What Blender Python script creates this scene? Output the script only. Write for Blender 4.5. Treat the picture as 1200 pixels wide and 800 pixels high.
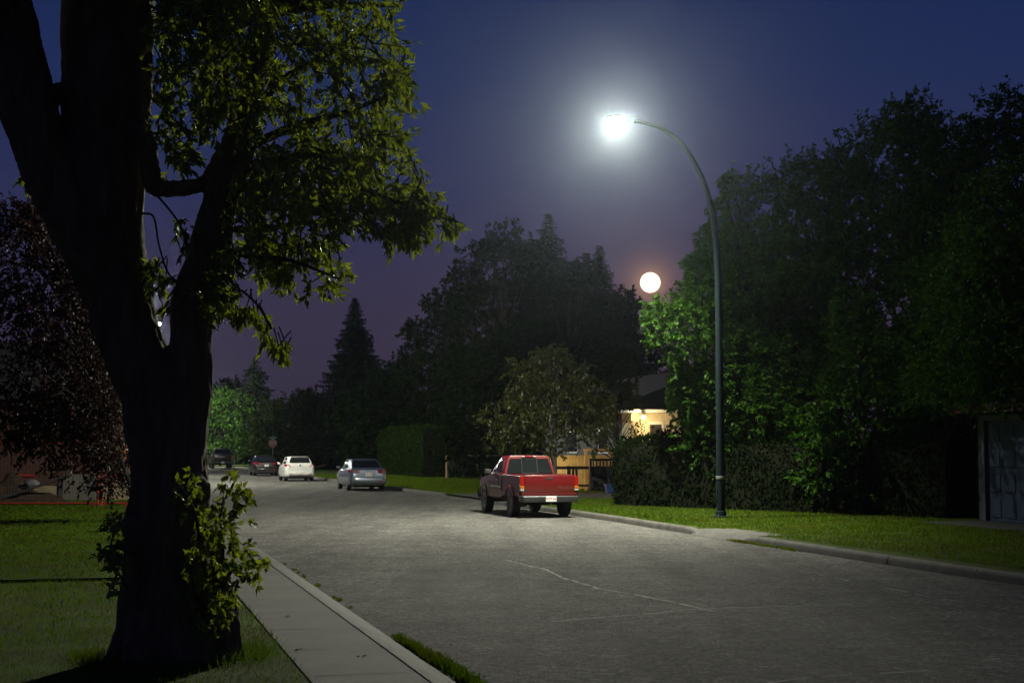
import bpy, bmesh, math, random
import numpy as np
from mathutils import Vector, Matrix, noise

random.seed(7)
RNG = np.random.default_rng(11)
S = bpy.context.scene
C = S.collection
for o in list(S.objects):
    bpy.data.objects.remove(o, do_unlink=True)

# ------------------------------------------------------------------ camera, world, lights, exposure
F = 1700.0            # focal length in photo pixels (photo is 1200 wide)
HC = 1.9              # camera height
PITCH = math.atan(126 / F)
cam_d = bpy.data.cameras.new("camera")
cam_d.sensor_width = 36.0
cam_d.lens = 36.0 * F / 1200.0
cam_d.clip_start = 0.1
cam_d.clip_end = 40000
cam = bpy.data.objects.new("camera", cam_d)
cam.location = (0, 0, HC)
cam.rotation_euler = (math.radians(90) + PITCH, 0, 0)
C.objects.link(cam)
S.camera = cam

S.view_settings.view_transform = 'Standard'
S.view_settings.look = 'None'
S.view_settings.exposure = 0
S.view_settings.gamma = 1
S.cycles.use_denoising = True
S.cycles.sample_clamp_indirect = 2.0
S.cycles.sample_clamp_direct = 0.0
S.cycles.max_bounces = 6
S.cycles.diffuse_bounces = 2
S.cycles.glossy_bounces = 3
S.cycles.transmission_bounces = 4
S.cycles.volume_bounces = 0
S.cycles.transparent_max_bounces = 6
S.cycles.use_light_tree = True


def ray(px, py):
    a = (px - 600) / F
    b = (400 - py) / F
    dy = math.cos(PITCH) - b * math.sin(PITCH)
    dz = math.sin(PITCH) + b * math.cos(PITCH)
    return a / dy, dz / dy


def at(px, py, Y):
    """point seen in direction (px, py) at depth Y"""
    a, b = ray(px, py)
    return Vector((a * Y, Y, HC + b * Y))


def gnd(px, py, z=0.0):
    a, b = ray(px, py)
    Y = (z - HC) / b
    return Vector((a * Y, Y, z))


def proj(P):
    """world points (N,3) -> photo pixels"""
    P = np.asarray(P, float)
    d = P - np.array([0, 0, HC])
    cp, sp = math.cos(PITCH), math.sin(PITCH)
    fw = d[:, 1] * cp + d[:, 2] * sp
    up = -d[:, 1] * sp + d[:, 2] * cp
    fw = np.where(fw < 0.05, 0.05, fw)
    return 600 + F * d[:, 0] / fw, 400 - F * up / fw, fw


TH = math.atan(467 / F)                       # the street runs this far left of the view
RX, RY = math.cos(TH), math.sin(TH)           # across the street, to the right
UX, UY = -math.sin(TH), math.cos(TH)          # along the street, away


def road(lat, al, z=0.0):
    return Vector((RX * lat + UX * al, RY * lat + UY * al, z))


MOON_DIR = Vector((*at(762, 331, 1.0).xy, ray(762, 331)[1])).normalized()

world = bpy.data.worlds.new("World")
S.world = world
world.use_nodes = True
wn = world.node_tree
for n in list(wn.nodes):
    wn.nodes.remove(n)


def N(nt, t, **kw):
    n = nt.nodes.new(t)
    for k, v in kw.items():
        if k == 'ins':
            for i, val in v.items():
                n.inputs[i].default_value = val
        else:
            setattr(n, k, v)
    return n


wout = N(wn, 'ShaderNodeOutputWorld')
wbg = N(wn, 'ShaderNodeBackground', ins={'Strength': 1.0})
wtc = N(wn, 'ShaderNodeTexCoord')
wsep = N(wn, 'ShaderNodeSeparateXYZ')
wn.links.new(wtc.outputs['Generated'], wsep.inputs[0])
wramp = N(wn, 'ShaderNodeValToRGB')
wn.links.new(wsep.outputs['Z'], wramp.inputs[0])
SKY = [(0.0, (0.034, 0.025, 0.046)), (0.09, (0.037, 0.029, 0.060)), (0.17, (0.024, 0.028, 0.082)),
       (0.25, (0.0135, 0.0245, 0.086)), (0.35, (0.0075, 0.0175, 0.074)), (0.6, (0.006, 0.010, 0.045)), (1.0, (0.003, 0.005, 0.026))]
cr = wramp.color_ramp
while len(cr.elements) < len(SKY):
    cr.elements.new(0.5)
for e, (p, c) in zip(cr.elements, SKY):
    e.position = p
    e.color = (*c, 1)
# aureole of the low smoky moon
wdot = N(wn, 'ShaderNodeVectorMath', operation='DOT_PRODUCT')
wdot.inputs[1].default_value = MOON_DIR
wn.links.new(wtc.outputs['Generated'], wdot.inputs[0])
wacos = N(wn, 'ShaderNodeMath', operation='ARCCOSINE')
wn.links.new(wdot.outputs['Value'], wacos.inputs[0])


def aureole(width, strength, col, prev):
    m1 = N(wn, 'ShaderNodeMath', operation='DIVIDE', ins={1: -width})
    wn.links.new(wacos.outputs[0], m1.inputs[0])
    m2 = N(wn, 'ShaderNodeMath', operation='EXPONENT')
    wn.links.new(m1.outputs[0], m2.inputs[0])
    vs = N(wn, 'ShaderNodeVectorMath', operation='SCALE')
    vs.inputs[0].default_value = [c * strength for c in col]
    wn.links.new(m2.outputs[0], vs.inputs['Scale'])
    va = N(wn, 'ShaderNodeVectorMath', operation='ADD')
    wn.links.new(prev, va.inputs[0])
    wn.links.new(vs.outputs[0], va.inputs[1])
    return va.outputs[0]


wsky = aureole(0.0075, 0.55, (1.0, 0.50, 0.17), wramp.outputs[0])
wsky = aureole(0.060, 0.045, (1.0, 0.56, 0.50), wsky)
wn.links.new(wsky, wbg.inputs['Color'])
wn.links.new(wbg.outputs[0], wout.inputs[0])

moon_d = bpy.data.lights.new("moonlight", 'SUN')
moon_d.energy = 0.012
moon_d.angle = math.radians(0.5)
moon_d.color = (1.0, 0.80, 0.60)
moonlight = bpy.data.objects.new("moonlight", moon_d)
moonlight.rotation_euler = (-MOON_DIR).to_track_quat('-Z', 'Y').to_euler()
C.objects.link(moonlight)

LAMP_W = 16500.0
LAMP_COL = (1.0, 0.985, 0.79)
HAZE_DENSITY = 0.00021


# ------------------------------------------------------------------ helpers: objects
def tag(o, label=None, cat=None, group=None, kind=None):
    if label: o['label'] = label
    if cat: o['category'] = cat
    if group: o['group'] = group
    if kind: o['kind'] = kind
    return o


def empty(name, loc, rz=0.0):
    o = bpy.data.objects.new(name, None)
    o.empty_display_size = 0.3
    o.location = loc
    o.rotation_euler = (0, 0, rz)
    C.objects.link(o)
    return o


def link_mesh(name, me, mat, parent=None):
    o = bpy.data.objects.new(name, me)
    if mat is not None:
        for m in (mat if isinstance(mat, (list, tuple)) else [mat]):
            me.materials.append(m)
    C.objects.link(o)
    if parent is not None:
        o.parent = parent
    return o


def build(name, bm, mat, parent=None, smooth=None):
    """link a bmesh as one mesh object; smooth = angle below which edges are shaded smooth"""
    if smooth:
        bm.normal_update()
        for f in bm.faces:
            f.smooth = True
        for e in bm.edges:
            if len(e.link_faces) == 2:
                e.smooth = e.calc_face_angle(0) < math.radians(smooth)
    me = bpy.data.meshes.new(name)
    bm.to_mesh(me)
    bm.free()
    return link_mesh(name, me, mat, parent)


def copy_tree(o, parent=None):
    c = o.copy()
    C.objects.link(c)
    c.parent = parent
    for ch in list(o.children):
        copy_tree(ch, c)
    return c


def np_mesh(name, V, tris=None, quads=None):
    V = np.asarray(V, np.float32).reshape(-1, 3)
    me = bpy.data.meshes.new(name)
    me.vertices.add(len(V))
    me.vertices.foreach_set('co', V.ravel())
    parts, starts, n = [], [], 0
    for arr, k in ((tris, 3), (quads, 4)):
        if arr is not None and len(arr):
            arr = np.asarray(arr, np.int32).reshape(-1, k)
            parts.append(arr.ravel())
            starts.append(np.arange(len(arr), dtype=np.int32) * k + n)
            n += arr.size
    idx = np.concatenate(parts)
    st = np.concatenate(starts)
    me.loops.add(len(idx))
    me.loops.foreach_set('vertex_index', idx)
    me.polygons.add(len(st))
    me.polygons.foreach_set('loop_start', st)
    me.update(calc_edges=True)
    return me


def unit(a):
    return a / np.maximum(np.linalg.norm(a, axis=-1, keepdims=True), 1e-9)


def leaf_mesh(name, P, D, L, W, rng, fold=0.18, wide=0.42):
    """one pointed, slightly folded leaf per row: base P, direction D, length L, width W"""
    n = len(P)
    D = unit(D)
    rv = rng.normal(size=(n, 3))
    Sd = unit(np.cross(D, rv))
    Nn = np.cross(D, Sd)
    L = np.broadcast_to(np.asarray(L, float), (n,))[:, None]
    W = np.broadcast_to(np.asarray(W, float), (n,))[:, None]
    V = np.empty((n, 4, 3))
    V[:, 0] = P
    V[:, 1] = P + D * L * wide + Sd * W * 0.5 + Nn * W * fold
    V[:, 2] = P + D * L - Nn * L * 0.06
    V[:, 3] = P + D * L * wide - Sd * W * 0.5 + Nn * W * fold
    b = (np.arange(n) * 4)[:, None]
    T = np.concatenate([b + np.array([[0, 1, 2]]), b + np.array([[0, 2, 3]])], 0)
    return np_mesh(name, V, tris=T)


# ------------------------------------------------------------------ helpers: shapes in a bmesh
def bx(bm, x0, x1, y0, y1, z0, z1, bev=0.0, mtx=None, seg=2):
    r = bmesh.ops.create_cube(bm, size=1.0)
    vs = r['verts']
    for v in vs:
        v.co = Vector(((x0 + x1) / 2 + v.co.x * (x1 - x0), (y0 + y1) / 2 + v.co.y * (y1 - y0), (z0 + z1) / 2 + v.co.z * (z1 - z0)))
    if mtx is not None:
        for v in vs:
            v.co = mtx @ v.co
    if bev > 0:
        es = {e for v in vs for e in v.link_edges}
        bmesh.ops.bevel(bm, geom=list(es), offset=bev, segments=seg, affect='EDGES', profile=0.5)
    return bm


def hexa(bm, p, bev=0.0, seg=2):
    """box from 8 corners: bottom ring 0-3, top ring 4-7"""
    vs = [bm.verts.new(q) for q in p]
    fs = [(3, 2, 1, 0), (4, 5, 6, 7), (0, 1, 5, 4), (1, 2, 6, 5), (2, 3, 7, 6), (3, 0, 4, 7)]
    faces = [bm.faces.new([vs[i] for i in f]) for f in fs]
    bmesh.ops.recalc_face_normals(bm, faces=faces)
    if bev > 0:
        es = {e for f in faces for e in f.edges}
        bmesh.ops.bevel(bm, geom=list(es), offset=bev, segments=seg, affect='EDGES', profile=0.5)
    return bm


def tube(bm, pts, rads, seg=10, cap=True, wob=0.0):
    pts = [Vector(p) for p in pts]
    n = len(pts)
    if not isinstance(rads, (list, tuple)):
        rads = [rads] * n
    rings = []
    ref = None
    for i in range(n):
        t = (pts[min(i + 1, n - 1)] - pts[max(i - 1, 0)]).normalized()
        if ref is None:
            ref = Vector((0, 1, 0)) if abs(t.y) < 0.9 else Vector((1, 0, 0))
        a = t.cross(ref).normalized()
        b = t.cross(a).normalized()
        ref = -b if b.dot(ref) < 0 else b
        a = t.cross(ref).normalized()
        b = ref
        ring = []
        for k in range(seg):
            an = 2 * math.pi * k / seg
            r = rads[i] * (1 + (random.uniform(-wob, wob) if wob else 0))
            ring.append(bm.verts.new(pts[i] + a * (math.cos(an) * r) + b * (math.sin(an) * r)))
        rings.append(ring)
    for i in range(n - 1):
        for k in range(seg):
            bm.faces.new((rings[i][k], rings[i][(k + 1) % seg], rings[i + 1][(k + 1) % seg], rings[i + 1][k]))
    if cap:
        bm.faces.new(rings[0][::-1])
        bm.faces.new(rings[-1])
    return bm


def spline(pts, k=6):
    """Catmull-Rom through tuples of any length"""
    P = [np.array(p, float) for p in pts]
    P = [2 * P[0] - P[1]] + P + [2 * P[-1] - P[-2]]
    out = []
    for i in range(1, len(P) - 2):
        for j in range(k):
            t = j / k
            out.append(0.5 * ((2 * P[i]) + (-P[i - 1] + P[i + 1]) * t + (2 * P[i - 1] - 5 * P[i] + 4 * P[i + 1] - P[i + 2]) * t * t
                              + (-P[i - 1] + 3 * P[i] - 3 * P[i + 1] + P[i + 2]) * t ** 3))
    out.append(P[-2])
    return out


def lathe(bm, prof, axis='y', seg=24, centre=(0, 0, 0)):
    """prof: list of (radius, offset along axis)"""
    c = Vector(centre)
    rings = []
    for r, o in prof:
        ring = []
        for k in range(seg):
            a = 2 * math.pi * k / seg
            ca, sa = math.cos(a) * r, math.sin(a) * r
            p = {'y': Vector((ca, o, sa)), 'z': Vector((ca, sa, o)), 'x': Vector((o, ca, sa))}[axis]
            ring.append(bm.verts.new(c + p))
        rings.append(ring)
    for i in range(len(rings) - 1):
        for k in range(seg):
            bm.faces.new((rings[i][k], rings[i][(k + 1) % seg], rings[i + 1][(k + 1) % seg], rings[i + 1][k]))
    if prof[0][0] > 1e-6: bm.faces.new(rings[0][::-1])
    if prof[-1][0] > 1e-6: bm.faces.new(rings[-1])
    bmesh.ops.remove_doubles(bm, verts=bm.verts, dist=1e-5)
    bmesh.ops.recalc_face_normals(bm, faces=bm.faces)
    return bm


def sheet(name, polys, mat, kind='structure'):
    bm = bmesh.new()
    for p in polys:
        bm.faces.new([bm.verts.new(q) for q in p])
    bmesh.ops.recalc_face_normals(bm, faces=bm.faces)
    for f in bm.faces:
        if f.normal.z < 0: f.normal_flip()
    o = build(name, bm, mat)
    return tag(o, kind=kind)


def text_mesh(name, txt, size, mat, parent, M4, extrude=0.002, sx=1.0):
    cu = bpy.data.curves.new('t', 'FONT')
    cu.body = txt
    cu.size = size
    cu.extrude = extrude
    cu.align_x = 'CENTER'
    cu.align_y = 'CENTER'
    cu.resolution_u = 2
    to = bpy.data.objects.new('t', cu)
    C.objects.link(to)
    dg = bpy.context.evaluated_depsgraph_get()
    me = bpy.data.meshes.new_from_object(to.evaluated_get(dg))
    bpy.data.objects.remove(to, do_unlink=True)
    bpy.data.curves.remove(cu)
    me.name = name
    me.transform(M4 @ Matrix.Scale(sx, 4, (1, 0, 0)))
    me.materials.clear()
    return link_mesh(name, me, mat, parent)


# ------------------------------------------------------------------ materials
def mat_base(name):
    m = bpy.data.materials.new(name)
    m.use_nodes = True
    nt = m.node_tree
    for n in list(nt.nodes):
        nt.nodes.remove(n)
    out = N(nt, 'ShaderNodeOutputMaterial')
    return m, nt, out


def mat(name, col, rough=0.7, var=0.15, scale=6.0, bump=0.0, bscale=40.0, metal=0.0, spec=0.5, stretch=(1, 1, 1), coat=0.0):
    m, nt, out = mat_base(name)
    bs = N(nt, 'ShaderNodeBsdfPrincipled', ins={'Roughness': rough, 'Metallic': metal})
    bs.inputs['Specular IOR Level'].default_value = spec
    if coat:
        bs.inputs['Coat Weight'].default_value = coat
        bs.inputs['Coat Roughness'].default_value = 0.06
    tc = N(nt, 'ShaderNodeTexCoord')
    mp = N(nt, 'ShaderNodeMapping')
    mp.inputs['Scale'].default_value = stretch
    nt.links.new(tc.outputs['Object'], mp.inputs[0])
    nz = N(nt, 'ShaderNodeTexNoise', ins={'Scale': scale, 'Detail': 5.0, 'Roughness': 0.6})
    nt.links.new(mp.outputs[0], nz.inputs['Vector'])
    rp = N(nt, 'ShaderNodeValToRGB')
    rp.color_ramp.elements[0].position = 0.3
    rp.color_ramp.elements[1].position = 0.7
    rp.color_ramp.elements[0].color = (*[c * (1 - var) for c in col], 1)
    rp.color_ramp.elements[1].color = (*[min(1, c * (1 + var)) for c in col], 1)
    nt.links.new(nz.outputs['Fac'], rp.inputs[0])
    nt.links.new(rp.outputs[0], bs.inputs['Base Color'])
    if bump:
        n2 = N(nt, 'ShaderNodeTexNoise', ins={'Scale': bscale, 'Detail': 6.0})
        nt.links.new(mp.outputs[0], n2.inputs['Vector'])
        b = N(nt, 'ShaderNodeBump', ins={'Strength': bump, 'Distance': 0.02})
        nt.links.new(n2.outputs['Fac'], b.inputs['Height'])
        nt.links.new(b.outputs[0], bs.inputs['Normal'])
    nt.links.new(bs.outputs[0], out.inputs[0])
    return m


def mat_leaf(name, c1, c2, trans=0.45, gloss=0.06, tcol=None, grough=0.4, patch=None):
    m, nt, out = mat_base(name)
    geo = N(nt, 'ShaderNodeNewGeometry')
    rp = N(nt, 'ShaderNodeValToRGB')
    rp.color_ramp.elements[0].color = (*c1, 1)
    rp.color_ramp.elements[1].color = (*c2, 1)
    nt.links.new(geo.outputs['Random Per Island'], rp.inputs[0])
    d = N(nt, 'ShaderNodeBsdfDiffuse')
    t = N(nt, 'ShaderNodeBsdfTranslucent')
    col_out = rp.outputs[0]
    if patch:                                  # thin, dry patches of turf
        tc = N(nt, 'ShaderNodeTexCoord')
        nz = N(nt, 'ShaderNodeTexNoise', ins={'Scale': 0.7, 'Detail': 6.0, 'Roughness': 0.65})
        nt.links.new(tc.outputs['Object'], nz.inputs['Vector'])
        mr = N(nt, 'ShaderNodeMapRange', ins={1: 0.45, 2: 0.66, 3: 0.0, 4: 0.85})
        nt.links.new(nz.outputs['Fac'], mr.inputs[0])
        pm = N(nt, 'ShaderNodeMix', data_type='RGBA')
        nt.links.new(mr.outputs[0], pm.inputs[0])
        nt.links.new(rp.outputs[0], pm.inputs[6])
        pm.inputs[7].default_value = (*patch, 1)
        col_out = pm.outputs[2]
    nt.links.new(col_out, d.inputs[0])
    mm = N(nt, 'ShaderNodeMix', data_type='RGBA', blend_type='MULTIPLY')
    mm.inputs[0].default_value = 1.0
    nt.links.new(col_out, mm.inputs[6])
    mm.inputs[7].default_value = (*(tcol or (1.5, 1.35, 0.5)), 1)
    nt.links.new(mm.outputs[2], t.inputs[0])
    mx = N(nt, 'ShaderNodeMixShader', ins={0: trans})
    nt.links.new(d.outputs[0], mx.inputs[1])
    nt.links.new(t.outputs[0], mx.inputs[2])
    g = N(nt, 'ShaderNodeBsdfGlossy', ins={'Roughness': grough})
    g.inputs[0].default_value = (0.8, 0.9, 0.8, 1)
    m2 = N(nt, 'ShaderNodeMixShader', ins={0: gloss})
    nt.links.new(mx.outputs[0], m2.inputs[1])
    nt.links.new(g.outputs[0], m2.inputs[2])
    nt.links.new(m2.outputs[0], out.inputs[0])
    return m


def mat_emit(name, col, strength):
    m, nt, out = mat_base(name)
    e = N(nt, 'ShaderNodeEmission', ins={'Strength': strength})
    e.inputs[0].default_value = (*col, 1)
    nt.links.new(e.outputs[0], out.inputs[0])
    return m


def mat_paint(name, col, rough=0.28, metal=0.0, flake=0.0):
    m = mat(name, col, rough=rough, var=0.05, scale=3, metal=metal, coat=0.7)
    return m


def mat_asphalt():
    m, nt, out = mat_base('asphalt')
    bs = N(nt, 'ShaderNodeBsdfPrincipled', ins={'Roughness': 0.95})
    bs.inputs['Specular IOR Level'].default_value = 0.15
    tc = N(nt, 'ShaderNodeTexCoord')

    def stones(scale, stops):
        v = N(nt, 'ShaderNodeTexVoronoi', ins={'Scale': scale})
        nt.links.new(tc.outputs['Object'], v.inputs['Vector'])
        sc = N(nt, 'ShaderNodeSeparateColor')
        nt.links.new(v.outputs['Color'], sc.inputs[0])
        rp = N(nt, 'ShaderNodeValToRGB')
        els = rp.color_ramp.elements
        while len(els) < len(stops): els.new(0.5)
        for e, (p, c) in zip(els, stops):
            e.position = p
            e.color = (c, c * 0.97, c * 0.90, 1)
        nt.links.new(sc.outputs[0], rp.inputs[0])
        return rp.outputs[0], v.outputs['Distance']
    c1, d1 = stones(62.0, [(0.0, 0.018), (0.5, 0.046), (0.80, 0.060), (0.95, 0.09), (1.0, 0.24)])
    c2, d2 = stones(19.0, [(0.0, 0.012), (0.45, 0.042), (0.80, 0.062), (0.95, 0.080), (1.0, 0.14)])
    mx = N(nt, 'ShaderNodeMix', data_type='RGBA')
    mx.inputs[0].default_value = 0.5
    nt.links.new(c1, mx.inputs[6]); nt.links.new(c2, mx.inputs[7])
    # worn lanes and stains, stretched along the street
    mp = N(nt, 'ShaderNodeMapping')
    mp.inputs['Rotation'].default_value = (0, 0, -TH)
    mp.inputs['Scale'].default_value = (1.0, 0.10, 1.0)
    nt.links.new(tc.outputs['Object'], mp.inputs[0])
    n1 = N(nt, 'ShaderNodeTexNoise', ins={'Scale': 0.9, 'Detail': 6.0, 'Roughness': 0.65})
    nt.links.new(mp.outputs[0], n1.inputs['Vector'])
    n3 = N(nt, 'ShaderNodeTexNoise', ins={'Scale': 1.1, 'Detail': 9.0, 'Roughness': 0.72})
    nt.links.new(tc.outputs['Object'], n3.inputs['Vector'])
    ad = N(nt, 'ShaderNodeMath', operation='ADD')
    nt.links.new(n1.outputs['Fac'], ad.inputs[0]); nt.links.new(n3.outputs['Fac'], ad.inputs[1])
    mr = N(nt, 'ShaderNodeMapRange', ins={1: 0.68, 2: 1.32, 3: 0.95, 4: 3.05})
    nt.links.new(ad.outputs[0], mr.inputs[0])
    mm = N(nt, 'ShaderNodeVectorMath', operation='SCALE')
    nt.links.new(mx.outputs[2], mm.inputs[0]); nt.links.new(mr.outputs[0], mm.inputs['Scale'])
    nt.links.new(mm.outputs[0], bs.inputs['Base Color'])
    n2 = N(nt, 'ShaderNodeTexNoise', ins={'Scale': 45.0, 'Detail': 4.0})
    nt.links.new(tc.outputs['Object'], n2.inputs['Vector'])
    a2 = N(nt, 'ShaderNodeMath', operation='ADD')
    nt.links.new(n2.outputs['Fac'], a2.inputs[0]); nt.links.new(d1, a2.inputs[1])
    b = N(nt, 'ShaderNodeBump', ins={'Strength': 0.8, 'Distance': 0.014})
    nt.links.new(a2.outputs[0], b.inputs['Height'])
    nt.links.new(b.outputs[0], bs.inputs['Normal'])
    nt.links.new(bs.outputs[0], out.inputs[0])
    return m


def mat_siding(name, col, pitch=0.14, axis='Z', dark=0.55):
    """lap boards: thin dark gaps at a fixed pitch, part of the boards themselves"""
    m, nt, out = mat_base(name)
    bs = N(nt, 'ShaderNodeBsdfPrincipled', ins={'Roughness': 0.75})
    tc = N(nt, 'ShaderNodeTexCoord')
    sp = N(nt, 'ShaderNodeSeparateXYZ')
    nt.links.new(tc.outputs['Object'], sp.inputs[0])
    mo = N(nt, 'ShaderNodeMath', operation='PINGPONG', ins={1: pitch / 2})
    nt.links.new(sp.outputs[axis], mo.inputs[0])
    mr = N(nt, 'ShaderNodeMapRange', ins={1: 0.0, 2: 0.012, 3: dark, 4: 1.0})
    nt.links.new(mo.outputs[0], mr.inputs[0])
    nz = N(nt, 'ShaderNodeTexNoise', ins={'Scale': 3.0, 'Detail': 6.0})
    nt.links.new(tc.outputs['Object'], nz.inputs['Vector'])
    m3 = N(nt, 'ShaderNodeMapRange', ins={1: 0.3, 2: 0.7, 3: 0.8, 4: 1.15})
    nt.links.new(nz.outputs['Fac'], m3.inputs[0])
    m4 = N(nt, 'ShaderNodeMath', operation='MULTIPLY')
    nt.links.new(mr.outputs[0], m4.inputs[0]); nt.links.new(m3.outputs[0], m4.inputs[1])
    vs = N(nt, 'ShaderNodeVectorMath', operation='SCALE')
    vs.inputs[0].default_value = col
    nt.links.new(m4.outputs[0], vs.inputs['Scale'])
    nt.links.new(vs.outputs[0], bs.inputs['Base Color'])
    b = N(nt, 'ShaderNodeBump', ins={'Strength': 0.5, 'Distance': 0.01})
    nt.links.new(mr.outputs[0], b.inputs['Height'])
    nt.links.new(b.outputs[0], bs.inputs['Normal'])
    nt.links.new(bs.outputs[0], out.inputs[0])
    return m


def mat_bark(name, col, sc=9.0):
    m = mat(name, col, rough=0.92, var=0.45, scale=sc, bump=0.9, bscale=sc * 1.6, stretch=(1, 1, 0.22), spec=0.2)
    return m


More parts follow.
